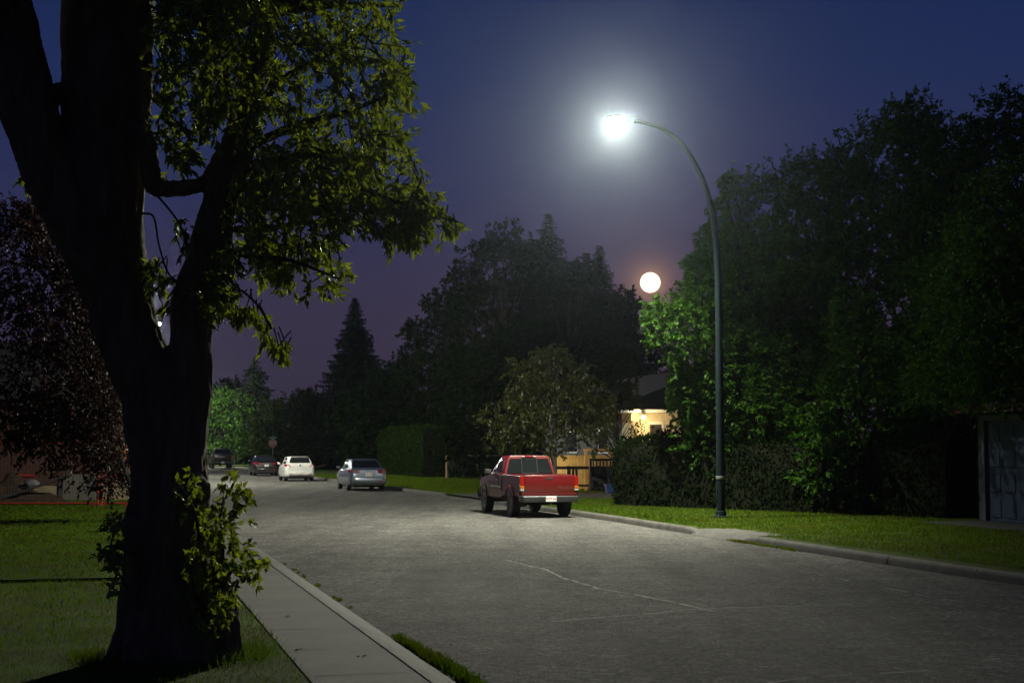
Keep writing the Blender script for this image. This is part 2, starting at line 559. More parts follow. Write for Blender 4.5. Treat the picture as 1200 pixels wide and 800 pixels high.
M = dict(
    asphalt=mat_asphalt(),
    driveway=mat('driveway_asphalt', (0.022, 0.022, 0.021), 0.85, 0.3, 8, 0.4, 60),
    concrete=mat('sidewalk_concrete', (0.040, 0.038, 0.030), 0.85, 0.45, 1.4, 0.35, 90),
    kerb=mat('kerb_concrete', (0.070, 0.066, 0.057), 0.88, 0.35, 3.0, 0.6, 45),
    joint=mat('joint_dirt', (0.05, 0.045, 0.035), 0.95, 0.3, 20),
    crack=mat('crack_filler', (0.24, 0.235, 0.22), 0.85, 0.35, 14),
    crackdark=mat('crack_dark', (0.03, 0.03, 0.028), 0.9, 0.3, 14),
    lawn=mat('lawn_soil', (0.034, 0.056, 0.004), 0.95, 0.5, 1.3, 0.6, 30, spec=0.1),
    soil=mat('soil', (0.05, 0.04, 0.03), 0.95, 0.4, 4, 0.6, 30, spec=0.1),
    grass=mat_leaf('grass_blades', (0.044, 0.092, 0.003), (0.082, 0.148, 0.008), 0.4, 0.0, patch=(0.078, 0.082, 0.018)),
    bark=mat_bark('bark', (0.125, 0.098, 0.062)),
    barkdark=mat_bark('dark_bark', (0.022, 0.018, 0.014)),
    barkthin=mat_bark('twig_bark', (0.055, 0.045, 0.035), 20),
    birchbark=mat_bark('birch_bark', (0.13, 0.12, 0.095), 6),
    maple=mat_leaf('maple_leaf', (0.070, 0.110, 0.012), (0.210, 0.260, 0.034), 0.55, 0.06, (1.7, 1.6, 0.4)),
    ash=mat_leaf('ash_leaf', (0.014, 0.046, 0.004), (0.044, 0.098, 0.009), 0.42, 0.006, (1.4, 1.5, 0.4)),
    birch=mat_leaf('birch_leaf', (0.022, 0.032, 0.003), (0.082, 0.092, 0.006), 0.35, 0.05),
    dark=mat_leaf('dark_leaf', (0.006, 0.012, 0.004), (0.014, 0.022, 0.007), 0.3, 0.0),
    needle=mat_leaf('needles', (0.006, 0.011, 0.006), (0.013, 0.020, 0.010), 0.15, 0.0),
    purple=mat_leaf('purple_leaf', (0.013, 0.006, 0.006), (0.030, 0.014, 0.012), 0.25, 0.02, (1.3, 0.7, 0.6), 0.4),
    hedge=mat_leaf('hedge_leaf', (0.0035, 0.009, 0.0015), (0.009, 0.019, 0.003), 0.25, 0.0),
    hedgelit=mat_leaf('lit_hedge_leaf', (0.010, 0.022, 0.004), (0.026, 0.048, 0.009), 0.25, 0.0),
    hedgecore=mat('hedge_core', (0.008, 0.010, 0.005), 0.95, 0.4, 9, 0.5, 20, spec=0.1),
    pole=mat('pole_paint', (0.005, 0.012, 0.014), 0.8, 0.2, 5, 0.1, 60, spec=0.10),
    galv=mat('galvanised_steel', (0.35, 0.36, 0.36), 0.5, 0.15, 20, metal=0.8),
    lens=mat_emit('lit_refractor', (1.0, 0.985, 0.92), 1100.0),
    moon=mat_emit('moon_surface', (1.0, 0.86, 0.60), 2.2),
    red=mat_paint('red_car_paint', (0.115, 0.006, 0.006), 0.32),
    silver=mat_paint('silver_blue_paint', (0.13, 0.165, 0.22), 0.35, 0.4),
    white=mat_paint('white_car_paint', (0.62, 0.62, 0.60), 0.35),
    black=mat_paint('black_car_paint', (0.006, 0.0065, 0.0075), 0.22),
    charcoal=mat_paint('charcoal_car_paint', (0.011, 0.011, 0.013), 0.30),
    glass=mat('car_glass', (0.010, 0.012, 0.012), 0.06, 0.1, 3, spec=0.6),
    window=mat('window_glass', (0.015, 0.016, 0.018), 0.06, 0.1, 3, spec=0.6),
    rubber=mat('tyre_rubber', (0.018, 0.018, 0.018), 0.85, 0.3, 20, 0.4, 60),
    rim=mat('alloy_rim', (0.42, 0.43, 0.44), 0.35, 0.15, 12, metal=0.8),
    chrome=mat('dull_chrome', (0.09, 0.095, 0.10), 0.40, 0.2, 6, metal=0.7),
    plastic=mat('black_plastic', (0.018, 0.018, 0.018), 0.6, 0.2, 20),
    underbody=mat('underbody', (0.010, 0.010, 0.010), 0.9, 0.3, 10),
    redlens=mat('red_lens', (0.26, 0.008, 0.007), 0.15, 0.1, 30, coat=0.8),
    amberlens=mat('amber_lens', (0.40, 0.13, 0.01), 0.15, 0.1, 30, coat=0.8),
    clearlens=mat('clear_lens', (0.40, 0.42, 0.42), 0.12, 0.1, 30, coat=0.8),
    plate=mat('plate_white', (0.74, 0.74, 0.72), 0.45, 0.05, 20),
    platetext=mat('plate_red', (0.45, 0.03, 0.04), 0.5, 0.05, 20),
    badge=mat('badge_grey', (0.11, 0.045, 0.045), 0.4, 0.1, 20),
    emblem=mat('emblem_chrome', (0.6, 0.62, 0.64), 0.2, 0.05, 20, metal=0.9),
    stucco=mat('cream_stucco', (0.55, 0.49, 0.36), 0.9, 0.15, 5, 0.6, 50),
    beige=mat('beige_plaster', (0.24, 0.19, 0.11), 0.9, 0.3, 2.5, 0.5, 40),
    brown=mat_siding('brown_siding', (0.06, 0.022, 0.013), 0.16),
    greysiding=mat_siding('grey_siding', (0.065, 0.065, 0.068), 0.13),
    greyboards=mat_siding('grey_boards', (0.11, 0.10, 0.085), 0.12, 'X'),
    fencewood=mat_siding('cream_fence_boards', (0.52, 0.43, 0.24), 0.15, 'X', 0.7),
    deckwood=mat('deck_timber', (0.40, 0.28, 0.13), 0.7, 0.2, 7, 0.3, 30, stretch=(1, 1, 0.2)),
    darkwood=mat('dark_timber', (0.030, 0.028, 0.030), 0.75, 0.3, 7, 0.3, 30),
    farwood=mat_siding('brown_fence_boards', (0.22, 0.13, 0.09), 0.15, 'X'),
    shingle=mat('roof_shingles', (0.012, 0.012, 0.015), 0.9, 0.35, 9, 0.7, 25),
    trimwhite=mat('white_trim', (0.62, 0.62, 0.60), 0.6, 0.08, 5),
    garagetrim=mat('garage_trim', (0.07, 0.08, 0.10), 0.6, 0.08, 5),
    garagedoor=mat('garage_door_paint', (0.045, 0.065, 0.105), 0.55, 0.08, 4),
    fascia=mat('red_fascia', (0.06, 0.010, 0.008), 0.6, 0.15, 4),
    redpaint=mat('red_frame_paint', (0.26, 0.020, 0.016), 0.5, 0.2, 12),
    wire=mat('fence_wire', (0.16, 0.16, 0.16), 0.5, 0.1, 30, metal=0.7),
    orange=mat_emit('lit_orange_curtain', (1.0, 0.26, 0.03), 0.34),
    bulb=mat_emit('porch_bulb', (1.0, 0.74, 0.34), 60.0),
    stopred=mat('stop_red', (0.22, 0.02, 0.02), 0.4, 0.08, 20),
    signwhite=mat('sign_white', (0.34, 0.34, 0.33), 0.4, 0.05, 20),
    signgreen=mat('sign_green', (0.02, 0.16, 0.07), 0.4, 0.08, 20),
    blueplastic=mat('blue_plastic', (0.03, 0.06, 0.20), 0.45, 0.1, 20),
    dirt=mat('dirt', (0.040, 0.026, 0.018), 0.95, 0.4, 6, 0.8, 20, spec=0.1),
    bagwhite=mat('bag_white', (0.10, 0.10, 0.105), 0.7, 0.15, 10, 0.5, 20),
    deadleaf=mat('dead_leaf', (0.045, 0.035, 0.020), 0.85, 0.3, 30),
)

# ------------------------------------------------------------------ the setting
LZ = 0.12                                    # lawn height above the road
sheet('ground', [[(-900, -200, -0.06), (900, -200, -0.06), (900, 1500, -0.06), (-900, 1500, -0.06)]], M['soil'])
T0, T1 = 151.0, 161.0                        # cross street at the far end
KERB = [(-60, 12.2), (20, 12.3), (30, 12.5), (36, 12.72), (46, 12.8), (60, 12.75), (75, 12.45), (95, 12.4), (T0, 12.4)]


def kerb_lat(al):
    for (a0, l0), (a1, l1) in zip(KERB, KERB[1:]):
        if a0 <= al <= a1:
            return l0 + (l1 - l0) * (al - a0) / (a1 - a0)
    return KERB[-1][1]


als = [-60, -30, 0, 10, 20, 25, 30, 33, 36, 40, 46, 53, 60, 68, 75, 85, 95, 110, 130, T0]
polys = []
for a0, a1 in zip(als, als[1:]):
    polys.append([road(2.6, a0), road(kerb_lat(a0) + 0.06, a0), road(kerb_lat(a1) + 0.06, a1), road(2.6, a1)])
polys.append([road(-160, T0), road(160, T0), road(160, T1), road(-160, T1)])
sheet('road', polys, M['asphalt'])
# lawns
# a dark sunken strip crosses the left lawn
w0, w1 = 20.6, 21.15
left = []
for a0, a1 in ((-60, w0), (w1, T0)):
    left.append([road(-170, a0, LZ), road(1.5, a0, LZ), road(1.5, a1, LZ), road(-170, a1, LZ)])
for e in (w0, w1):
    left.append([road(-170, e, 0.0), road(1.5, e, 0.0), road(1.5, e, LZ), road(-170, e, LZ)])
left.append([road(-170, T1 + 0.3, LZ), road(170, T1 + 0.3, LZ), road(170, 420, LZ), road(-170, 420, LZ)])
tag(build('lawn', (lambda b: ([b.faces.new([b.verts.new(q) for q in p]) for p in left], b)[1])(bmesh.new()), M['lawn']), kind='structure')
sheet('sunken_strip', [[road(-170, w0, 0.03), road(1.5, w0, 0.03), road(1.5, w1, 0.03), road(-170, w1, 0.03)]], M['joint'])
right = []
for a0, a1 in zip(als, als[1:]):
    right.append([road(kerb_lat(a0) + 0.16, a0, LZ), road(180, a0, LZ), road(180, a1, LZ), road(kerb_lat(a1) + 0.16, a1, LZ)])
sheet('lawn_verge', right, M['lawn'])

# sidewalk slabs with joints, rolled kerb on the left
bm = bmesh.new()
a = -20.0
while a < T0 - 1:
    a1 = a + 1.5
    g = 0.012
    prof = [(1.5, 0.0), (1.5, LZ + 0.012), (2.36, LZ + 0.012), (2.375, LZ - 0.012), (2.39, LZ + 0.006), (2.48, LZ - 0.006), (2.60, 0.06), (2.72, 0.015), (2.78, -0.02)]
    rows = []
    for e in (a + g, a1 - g):
        rows.append([bm.verts.new(road(l, e, z)) for l, z in prof])
    for i in range(len(prof) - 1):
        bm.faces.new((rows[0][i], rows[0][i + 1], rows[1][i + 1], rows[1][i]))
    a = a1
bmesh.ops.recalc_face_normals(bm, faces=bm.faces)
for f in bm.faces:
    if f.normal.z < 0: f.normal_flip()
tag(build('sidewalk', bm, M['concrete'], smooth=40), kind='structure')
sheet('sidewalk_bed', [[road(1.52, -20, LZ - 0.004), road(2.45, -20, LZ - 0.004), road(2.45, T0 - 1, LZ - 0.004), road(1.52, T0 - 1, LZ - 0.004)],
                       [road(2.45, -20, LZ - 0.004), road(2.74, -20, -0.002), road(2.74, T0 - 1, -0.002), road(2.45, T0 - 1, LZ - 0.004)]], M['joint'])


def la(p):
    return p.x * RX + p.y * RY, p.x * UX + p.y * UY


# right kerb with two dropped crossings
gA0, gA1 = la(gnd(893, 634, 0))[1], la(gnd(822, 627, 0))[1]
gB0, gB1 = 50.2, 56.6
bm = bmesh.new()
a = -20.0
rk = random.Random(3)
while a < T0 - 1:
    L = 2.6
    a1 = min(a + L, T0 - 1)
    sub = 8
    rows = []
    for i in range(sub + 1):
        e = a + 0.008 + (a1 - a - 0.016) * i / sub
        k = kerb_lat(e)
        hh = 0.145
        for q0, q1 in ((gA0, gA1), (gB0, gB1)):
            m_ = 0.45
            d = max(q0 - e, e - q1)
            if d < m_:
                hh = 0.03 + (0.115) * max(0, d / m_) if d > 0 else 0.03
        j = rk.uniform(-0.008, 0.008)
        rows.append([bm.verts.new(road(k + l, e, z)) for l, z in
                     [(0.0 + j, -0.03), (0.015 + j, hh * 0.6), (0.035 + j, hh * 0.88), (0.075 + j, hh), (0.17, hh + 0.002), (0.19, hh * 0.5), (0.19, -0.03)]])
    for r0, r1 in zip(rows, rows[1:]):
        for i in range(6):
            bm.faces.new((r0[i], r0[i + 1], r1[i + 1], r1[i]))
    a = a1
bmesh.ops.recalc_face_normals(bm, faces=bm.faces)
tag(build('kerb', bm, M['kerb'], smooth=60), kind='structure')
sheet('kerb_bed', [[road(kerb_lat(a0) + 0.03, a0, 0.02), road(kerb_lat(a0) + 0.18, a0, 0.06), road(kerb_lat(a1) + 0.18, a1, 0.06), road(kerb_lat(a1) + 0.03, a1, 0.02)]
                   for a0, a1 in zip(als, als[1:])], M['joint'])
bm = bmesh.new()
arow = []
for i in range(13):
    e = gA0 - .3 + (gA1 - gA0 + .6) * i / 12
    k = kerb_lat(e)
    arow.append([bm.verts.new(road(k + l, e, z + .006 * noise.noise(Vector((e * 3, l * 9, 0))))) for l, z in ((-.05, .008), (.03, .052), (.11, .104), (.155, LZ + .006), (.6, LZ + .014), (1.0, LZ + .003))])
for r0, r1 in zip(arow, arow[1:]):
    for i in range(5):
        bm.faces.new((r0[i], r0[i + 1], r1[i + 1], r1[i]))
tag(build('crossing', bm, M['kerb'], smooth=60), kind='structure')
sheet('driveway', [[road(kerb_lat(51.0) + 0.19, gB0 + 0.2, LZ + 0.004), road(34, gB0 + 0.2, LZ + 0.004), road(34, gB1 - 0.2, LZ + 0.004), road(kerb_lat(56.0) + 0.19, gB1 - 0.2, LZ + 0.004)],
                   [road(19.0, 20.0, LZ + 0.004), road(22.4, 20.0, LZ + 0.004), road(22.4, 32.0, LZ + 0.004), road(19.0, 32.0, LZ + 0.004)]], M['driveway'])


# pale crack filler and dark cracks on the road
def crack(name, pix, width, m, seed, br=0.0):
    r = random.Random(seed)
    pts = [gnd(*p) for p in pix]
    dense = []
    for p, q in zip(pts, pts[1:]):
        n = max(2, int((q - p).length / 0.12))
        for i in range(n):
            dense.append(p.lerp(q, i / n))
    dense.append(pts[-1])
    bm = bmesh.new()
    prev = None
    wob = 0.0
    for i, p in enumerate(dense):
        t = (dense[min(i + 1, len(dense) - 1)] - dense[max(i - 1, 0)]).normalized()
        s = Vector((-t.y, t.x, 0))
        wob = wob * 0.8 + r.uniform(-0.02, 0.02)
        w = width * r.uniform(0.25, 1.0)
        c = p + s * wob + Vector((0, 0, 0.004))
        cur = (bm.verts.new(c - s * w / 2), bm.verts.new(c + s * w / 2))
        if prev and r.random() > br:
            bm.faces.new((prev[0], cur[0], cur[1], prev[1]))
        prev = cur
    for f in bm.faces:
        f.normal_update()
        if f.normal.z < 0: f.normal_flip()
    return bm


bm = crack('c', [(594, 656), (640, 667), (662, 678), (700, 689), (740, 695), (790, 706), (836, 716)], 0.07, None, 1, 0.06)
b2 = crack('c', [(648, 728), (720, 722), (800, 715), (836, 713), (900, 711), (1000, 708)], 0.05, None, 2, 0.22)
b3 = crack('c', [(900, 800), (1000, 790), (1100, 784), (1190, 780)], 0.04, None, 5, 0.35)
b4 = crack('c', [(935, 668), (1010, 684), (1090, 699), (1180, 714)], 0.05, None, 6, 0.35)
for b in (b2, b3, b4):
    me = bpy.data.meshes.new('t'); b.to_mesh(me); b.free(); bm.from_mesh(me); bpy.data.meshes.remove(me)
tag(build('road_crack_filler', bm, M['crack']), kind='structure')
bm = crack('c', [(418, 607), (440, 612), (456, 617)], 0.05, None, 3)
b2 = crack('c', [(560, 598), (600, 606), (650, 612), (700, 622)], 0.035, None, 4, 0.15)
b3 = crack('c', [(300, 626), (350, 622), (420, 619)], 0.04, None, 8, 0.3)
b5 = crack('c', [(470, 660), (540, 668), (600, 671), (690, 676), (780, 672), (860, 668)], 0.03, None, 9, 0.25)
b6 = crack('c', [(520, 780), (600, 760), (700, 752), (760, 757), (850, 748), (960, 742)], 0.022, None, 10, 0.2)
b7 = crack('c', [(700, 752), (712, 738), (730, 724), (728, 712)], 0.02, None, 13, 0.1)
b8 = crack('c', [(360, 640), (420, 655), (500, 682), (560, 705), (640, 745)], 0.022, None, 14, 0.3)
b9 = crack('c', [(880, 655), (960, 668), (1060, 690), (1190, 720)], 0.03, None, 15, 0.25)
for b in (b2, b3, b5, b6, b7, b8, b9):
    me = bpy.data.meshes.new('t'); b.to_mesh(me); b.free(); bm.from_mesh(me); bpy.data.meshes.remove(me)
tag(build('road_crack', bm, M['crackdark']), kind='structure')

# haze: thin smoky night air round the whole scene
bm = bmesh.new()
bx(bm, -420, 420, -40, 460, -1.2, 26)
hz = build('haze', bm, None)
hm, hnt, hout = mat_base('haze_air')
hv = N(hnt, 'ShaderNodeVolumePrincipled')
hv.inputs['Color'].default_value = (0.70, 0.82, 1.0, 1)
hv.inputs['Density'].default_value = HAZE_DENSITY
hv.inputs['Anisotropy'].default_value = 0.93
hnt.links.new(hv.outputs[0], hout.inputs['Volume'])
hz.data.materials.append(hm)
tag(hz, kind='stuff')

# moon
bm = bmesh.new()
bmesh.ops.create_uvsphere(bm, u_segments=48, v_segments=24, radius=9000 * 11.8 / F)
mo = build('moon', bm, M['moon'], smooth=180)
mo.location = Vector((0, 0, HC)) + MOON_DIR * 9000
tag(mo, 'full glowing moon low in the purple sky beside the tree', 'moon')


# ------------------------------------------------------------------ grass
def grass(name, lat_rng, al_rng, n, hmin, hmax, wd, rng, keep=None):
    lat = rng.uniform(*lat_rng, n * 3)
    # more blades near the camera
    u = rng.uniform(0, 1, n * 3)
    al = al_rng[0] * (al_rng[1] / al_rng[0]) ** u
    if keep is not None:
        k = keep(lat, al)
        lat, al = lat[k], al[k]
    lat, al = lat[:n], al[:n]
    m = len(lat)
    X = RX * lat + UX * al
    Y = RY * lat + UY * al
    # patchy growth
    patch = np.array([noise.noise(Vector((x * 0.9, y * 0.9, 0))) for x, y in zip(X, Y)])
    h = rng.uniform(hmin, hmax, m) * (1 + 0.5 * patch)
    dist = np.sqrt(X ** 2 + Y ** 2)
    w = wd * np.maximum(1.0, dist / 12.0)
    an = rng.uniform(0, 2 * np.pi, m)
    ln = rng.uniform(0.1, 0.9, m) * h
    la_ = rng.uniform(0, 2 * np.pi, m)
    V = np.empty((m, 3, 3))
    V[:, 0] = np.stack([X + np.cos(an) * w / 2, Y + np.sin(an) * w / 2, np.full(m, LZ - 0.01)], 1)
    V[:, 1] = np.stack([X - np.cos(an) * w / 2, Y - np.sin(an) * w / 2, np.full(m, LZ - 0.01)], 1)
    V[:, 2] = np.stack([X + np.cos(la_) * ln, Y + np.sin(la_) * ln, LZ + h], 1)
    T = np.arange(m * 3).reshape(-1, 3)
    o = link_mesh(name, np_mesh(name, V, tris=T), M['grass'])
    return tag(o, kind='stuff')


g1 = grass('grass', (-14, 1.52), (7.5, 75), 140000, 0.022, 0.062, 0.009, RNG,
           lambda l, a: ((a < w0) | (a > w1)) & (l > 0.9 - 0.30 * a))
tag(g1, 'short green grass of the lawn left of the sidewalk', 'grass')
g2 = grass('grass', (12.98, 20.5), (12.5, 100), 120000, 0.02, 0.060, 0.009, RNG,
           lambda l, a: ~((a > gB0) & (a < gB1)) & ~((a > gA0 - .1) & (a < gA1 + .1) & (l < 13.6 + 0.2 * np.sin(a * 9))) & ~((l > 19) & (a > 20) & (a < 32)))
tag(g2, 'short green grass of the verge beyond the far kerb', 'grass')


def tuft_strip(name, spots, rng, label):
    Vs = []
    for (lat, al, spread, n, h) in spots:
        p = road(lat, al, 0.0)
        l_ = rng.normal(0, spread, n)
        s_ = rng.normal(0, spread * 0.25, n)
        X = p.x + UX * l_ + RX * s_
        Y = p.y + UY * l_ + RY * s_
        hh = rng.uniform(0.4, 1, n) * h
        an = rng.uniform(0, 6.28, n)
        la_ = rng.uniform(0, 6.28, n)
        ln = hh * rng.uniform(0.3, 1.0, n)
        w = 0.010
        V = np.empty((n, 3, 3))
        V[:, 0] = np.stack([X + np.cos(an) * w, Y + np.sin(an) * w, np.full(n, 0.0)], 1)
        V[:, 1] = np.stack([X - np.cos(an) * w, Y - np.sin(an) * w, np.full(n, 0.0)], 1)
        V[:, 2] = np.stack([X + np.cos(la_) * ln, Y + np.sin(la_) * ln, hh + 0.02], 1)
        Vs.append(V)
    V = np.concatenate(Vs)
    o = link_mesh(name, np_mesh(name, V, tris=np.arange(len(V) * 3).reshape(-1, 3)), M['grass'])
    return tag(o, label, 'weeds', kind='stuff')


sp = []
for i in range(40):
    al = random.uniform(10.5, 14.4)
    sp.append((2.80 + random.uniform(-.02, .10) * (1 if al < 13 else .3), al, 0.10, 60, 0.075))
for i in range(90):
    al = random.uniform(14.2, 30)
    if noise.noise(Vector((al * 1.7, 0, 0))) > 0.12:
        sp.append((2.79 + random.uniform(-.02, .02), al, 0.07, 9, 0.030))
tuft_strip('weeds', sp, RNG, 'grass tufts and weeds growing in the gutter along the left sidewalk')
sp = [(kerb_lat(al) - 0.03 + random.uniform(-.05, .03), al, 0.12, 40, 0.05) for al in [random.uniform(gA0 - 3.0, gA0 + 0.3) for _ in range(20)]]
sp += [(kerb_lat(al) + 0.35 + random.uniform(-.2, .2), al, 0.12, 30, 0.05) for al in [random.uniform(gA0, gA1) for _ in range(12)]]
tuft_strip('weeds', sp, RNG, 'weeds at the dropped crossing in the right kerb')


nl_ = 900
l_ = np.concatenate([RNG.uniform(2.8, 12.3, 300), 12.25 - np.abs(RNG.normal(0, .35, 350)), 2.85 + np.abs(RNG.normal(0, .3, 250))])
a_ = 10 * (55 / 10) ** RNG.uniform(0, 1, nl_)
Xl, Yl = RX * l_ + UX * a_, RY * l_ + UY * a_
rs = RNG.uniform(.008, .030, nl_)
an = RNG.uniform(0, 6.28, (nl_, 1)) + np.array([[0, 2.1, 4.2]]) + RNG.normal(0, .4, (nl_, 3))
V = np.stack([Xl[:, None] + np.cos(an) * rs[:, None], Yl[:, None] + np.sin(an) * rs[:, None], np.broadcast_to(.005 + RNG.uniform(0, .012, (nl_, 3)), (nl_, 3))], 2)
lo_ = link_mesh('litter', np_mesh('litter', V, tris=np.arange(nl_ * 3).reshape(-1, 3)), M['deadleaf'])
tag(lo_, 'scattered bits of dead leaf and grit on the road', 'litter', kind='stuff')


# ------------------------------------------------------------------ trees
def in_poly(x, y, poly):
    c = np.zeros(len(x), bool)
    j = len(poly) - 1
    for i in range(len(poly)):
        xi, yi = poly[i]; xj, yj = poly[j]
        k = ((yi > y) != (yj > y)) & (x < (xj - xi) * (y - yi) / (yj - yi + 1e-12) + xi)
        c ^= k
        j = i
    return c


def twigs_to_leaves(P, D, tl, nl, rng, droop=0.4, spread=0.9):
    """twig bases P, directions D, twig length tl -> leaf bases and directions, nl leaves per twig"""
    n = len(P)
    D = unit(D)
    t = rng.uniform(0.1, 1.0, (n, nl, 1))
    tl = np.broadcast_to(np.asarray(tl, float), (n,))[:, None, None]
    pos = P[:, None, :] + D[:, None, :] * t * tl
    pos[..., 2] -= (t[..., 0] ** 2) * tl[..., 0] * droop * 0.5
    dirs = D[:, None, :] * 0.6 + rng.normal(0, spread * 0.6, (n, nl, 3))
    dirs[..., 2] -= droop
    return pos.reshape(-1, 3), dirs.reshape(-1, 3)


def deciduous(name, base, height, radius, rng, leafm, label, trunk_r=0.2, low=0.25, nclump=34, ntw=26, nl=10, leaf=0.15, shape='round',
              group='trees beyond the street', barkm=None, droop=0.35, cat='tree', extra=None, lean=(0, 0), squash=1.0, clump_r=0.30, trim=None):
    """trunk with limbs reaching leaf clumps spread unevenly through the crown"""
    root = empty(name, base)
    tag(root, label, cat, group)
    zs = rng.uniform(low, 1.0, nclump * 4)
    if shape == 'round':
        env = np.sin(np.clip((zs - low * 0.55) / (1.03 - low * 0.55), 0, 1) * np.pi) ** 0.6
    elif shape == 'cone':
        env = np.clip((1.04 - zs) / (1 - low), 0, 1) ** 0.75
    else:
        env = np.clip(1.1 - (zs - 0.5) ** 2 * 2.8, 0.1, 1)
    acc = rng.uniform(0, 1, len(zs)) < env
    zs, env = zs[acc][:nclump], env[acc][:nclump]
    k = len(zs)
    an = rng.uniform(0, 2 * np.pi, k)
    rr = radius * env * (0.35 + 0.65 * np.sqrt(rng.uniform(0, 1, k)))
    cr_ = radius * clump_r * rng.uniform(0.6, 1.25, k) * (0.55 + 0.45 * env)
    rr = np.maximum(0, rr - cr_ * 0.6)
    cen = np.stack([np.cos(an) * rr + lean[0] * zs, np.sin(an) * rr * squash + lean[1] * zs, zs * height - cr_ * 0.5], 1)
    cen[-1] = (lean[0], lean[1], height - cr_[-1] * 0.8)
    if extra:
        for (cx, cy, cz, r_) in extra:
            cen = np.vstack([cen, [cx, cy, cz]])
            cr_ = np.append(cr_, r_)
        k = len(cen)
    bm = bmesh.new()
    th = height * min(0.8, low + 0.45)
    tp = [(0, 0, -0.15), (0.03, 0.02, 0.5), (0.06 + lean[0] * .3, -0.04, th * 0.5), (lean[0] * .6, lean[1] * .6, th)]
    sp_ = spline([(*p, r) for p, r in zip(tp, (trunk_r * 1.5, trunk_r, trunk_r * 0.75, trunk_r * 0.3))], 4)
    tube(bm, [p[:3] for p in sp_], [p[3] for p in sp_], 9)
    for c in cen[::1]:
        z0 = min(th * 0.95, max(height * 0.12, c[2] * 0.62))
        t_ = z0 / th
        st = np.array([0.05 * t_ + lean[0] * .6 * t_, lean[1] * .6 * t_, z0])
        mid = st * 0.45 + c * 0.55 + np.array([0, 0, 0.06 * height * rng.uniform(-0.3, 1)])
        r0 = trunk_r * 0.30
        s2 = spline([(*st, r0), (*mid, r0 * 0.6), (*c, r0 * 0.22)], 3)
        tube(bm, [p[:3] for p in s2], [p[3] for p in s2], 5)
    build('trunk', bm, barkm or M['barkdark'], root, smooth=60)
    Ps, Ds = [], []
    for c, r_ in zip(cen, cr_):
        n = max(8, int(ntw * rng.uniform(0.7, 1.3)))
        d = unit(rng.normal(size=(n, 3)))
        q = rng.uniform(0, 1, (n, 1)) ** 0.45
        p = c + d * q * r_ * np.array([1.15, 1.15, 0.8]) * 0.8
        Ps.append(p)
        Ds.append(d + np.array([0, 0, 0.25]))
    P = np.concatenate(Ps); D = np.concatenate(Ds)
    LP, LD = twigs_to_leaves(P, D, np.mean(cr_) * 0.75 * rng.uniform(0.5, 1.3, len(P)), nl, rng, droop)
    kp = LP[:, 2] > 0.15
    LP, LD = LP[kp], LD[kp]
    if trim is not None:
        u_, v_, _ = proj(LP + np.array(base))
        kp = ~trim(u_, v_)
        LP, LD = LP[kp], LD[kp]
    sz = leaf * rng.uniform(0.6, 1.25, len(LP))
    link_mesh('crown', leaf_mesh('crown', LP, LD, sz, sz * 0.55, rng), leafm, root)
    return root


def spruce(name, base, height, radius, rng, label, group='spruces on the skyline', irregular=0.25, gaps=0.0):
    root = empty(name, base)
    tag(root, label, 'tree', group)
    bm = bmesh.new()
    tube(bm, [(0, 0, -0.15), (0, 0, height * 0.5), (0, 0, height * 0.97)], [radius * 0.07, radius * 0.045, 0.02], 8)
    Ps, Ds, Sz = [], [], []
    z = height * 0.07
    while z < height * 0.985:
        t = z / height
        R = radius * (1 - t) ** 0.95 * rng.uniform(1 - irregular, 1 + irregular * 0.6) + 0.06
        nb = int(7 + 6 * (1 - t))
        a0 = rng.uniform(0, 6.28)
        for b in range(nb):
            if rng.uniform() < gaps:
                continue
            an = a0 + 6.283 * b / nb + rng.uniform(-0.25, 0.25)
            L = R * rng.uniform(0.65, 1.15)
            dr = np.array([math.cos(an), math.sin(an), 0])
            n = max(4, int(L / 0.11))
            s = np.linspace(0.12, 1, n)
            pts = np.array([0, 0, z]) + dr * (s * L)[:, None] + np.array([0, 0, 1]) * ((-0.42 * s + 0.22 * s ** 2.5) * L)[:, None]
            side = np.array([-dr[1], dr[0], 0])
            for sg in (-1, 1, 0):
                Ps.append(pts + rng.normal(0, 0.03, pts.shape))
                Sz.append(np.full(n, 0.10 + 0.17 * min(1.6, L)))
                Ds.append(dr * 0.55 + side * sg * 0.9 + np.array([0, 0, -0.28 if sg else -0.7]) + rng.normal(0, 0.18, pts.shape))
            if b % 2 == 0:
                tube(bm, [pts[0], pts[n // 2], pts[-1]], [radius * 0.012 + 0.01, radius * 0.008, 0.006], 4)
        z += max(0.14, height * 0.021 * (1.15 - 0.7 * t))
    build('trunk', bm, M['barkdark'], root, smooth=60)
    P = np.concatenate(Ps); D = np.concatenate(Ds)
    sz = np.concatenate(Sz) * rng.uniform(0.7, 1.3, len(P))
    link_mesh('crown', leaf_mesh('crown', P, D, sz, sz * 0.34, rng), M['needle'], root)
    return root


def ground_at(px, Y):
    p = at(px, 560, Y)
    return Vector((p.x, p.y, LZ))


def height_for(py, Y):
    return at(600, py, Y).z - LZ


# --- the big foreground tree
TD = 12.7                                     # depth of its trunk
PXM = F / TD                                  # photo pixels per metre there
ftree = empty('maple_tree', (at(196, 760, TD).x, TD, LZ))
tag(ftree, 'huge forked old tree with dark furrowed trunk and hanging leaves beside the sidewalk', 'tree')
FO = Vector(ftree.location)


def fp(px, py, dd=0.0):
    return at(px, py, TD + dd) - FO


bm = bmesh.new()


def limb(bm, rows, k=5, seg=14):
    s_ = spline([(*fp(x, y, d), r / PXM) for x, y, r, d in rows], k)
    tube(bm, [p[:3] for p in s_], [max(0.01, p[3]) for p in s_], seg)


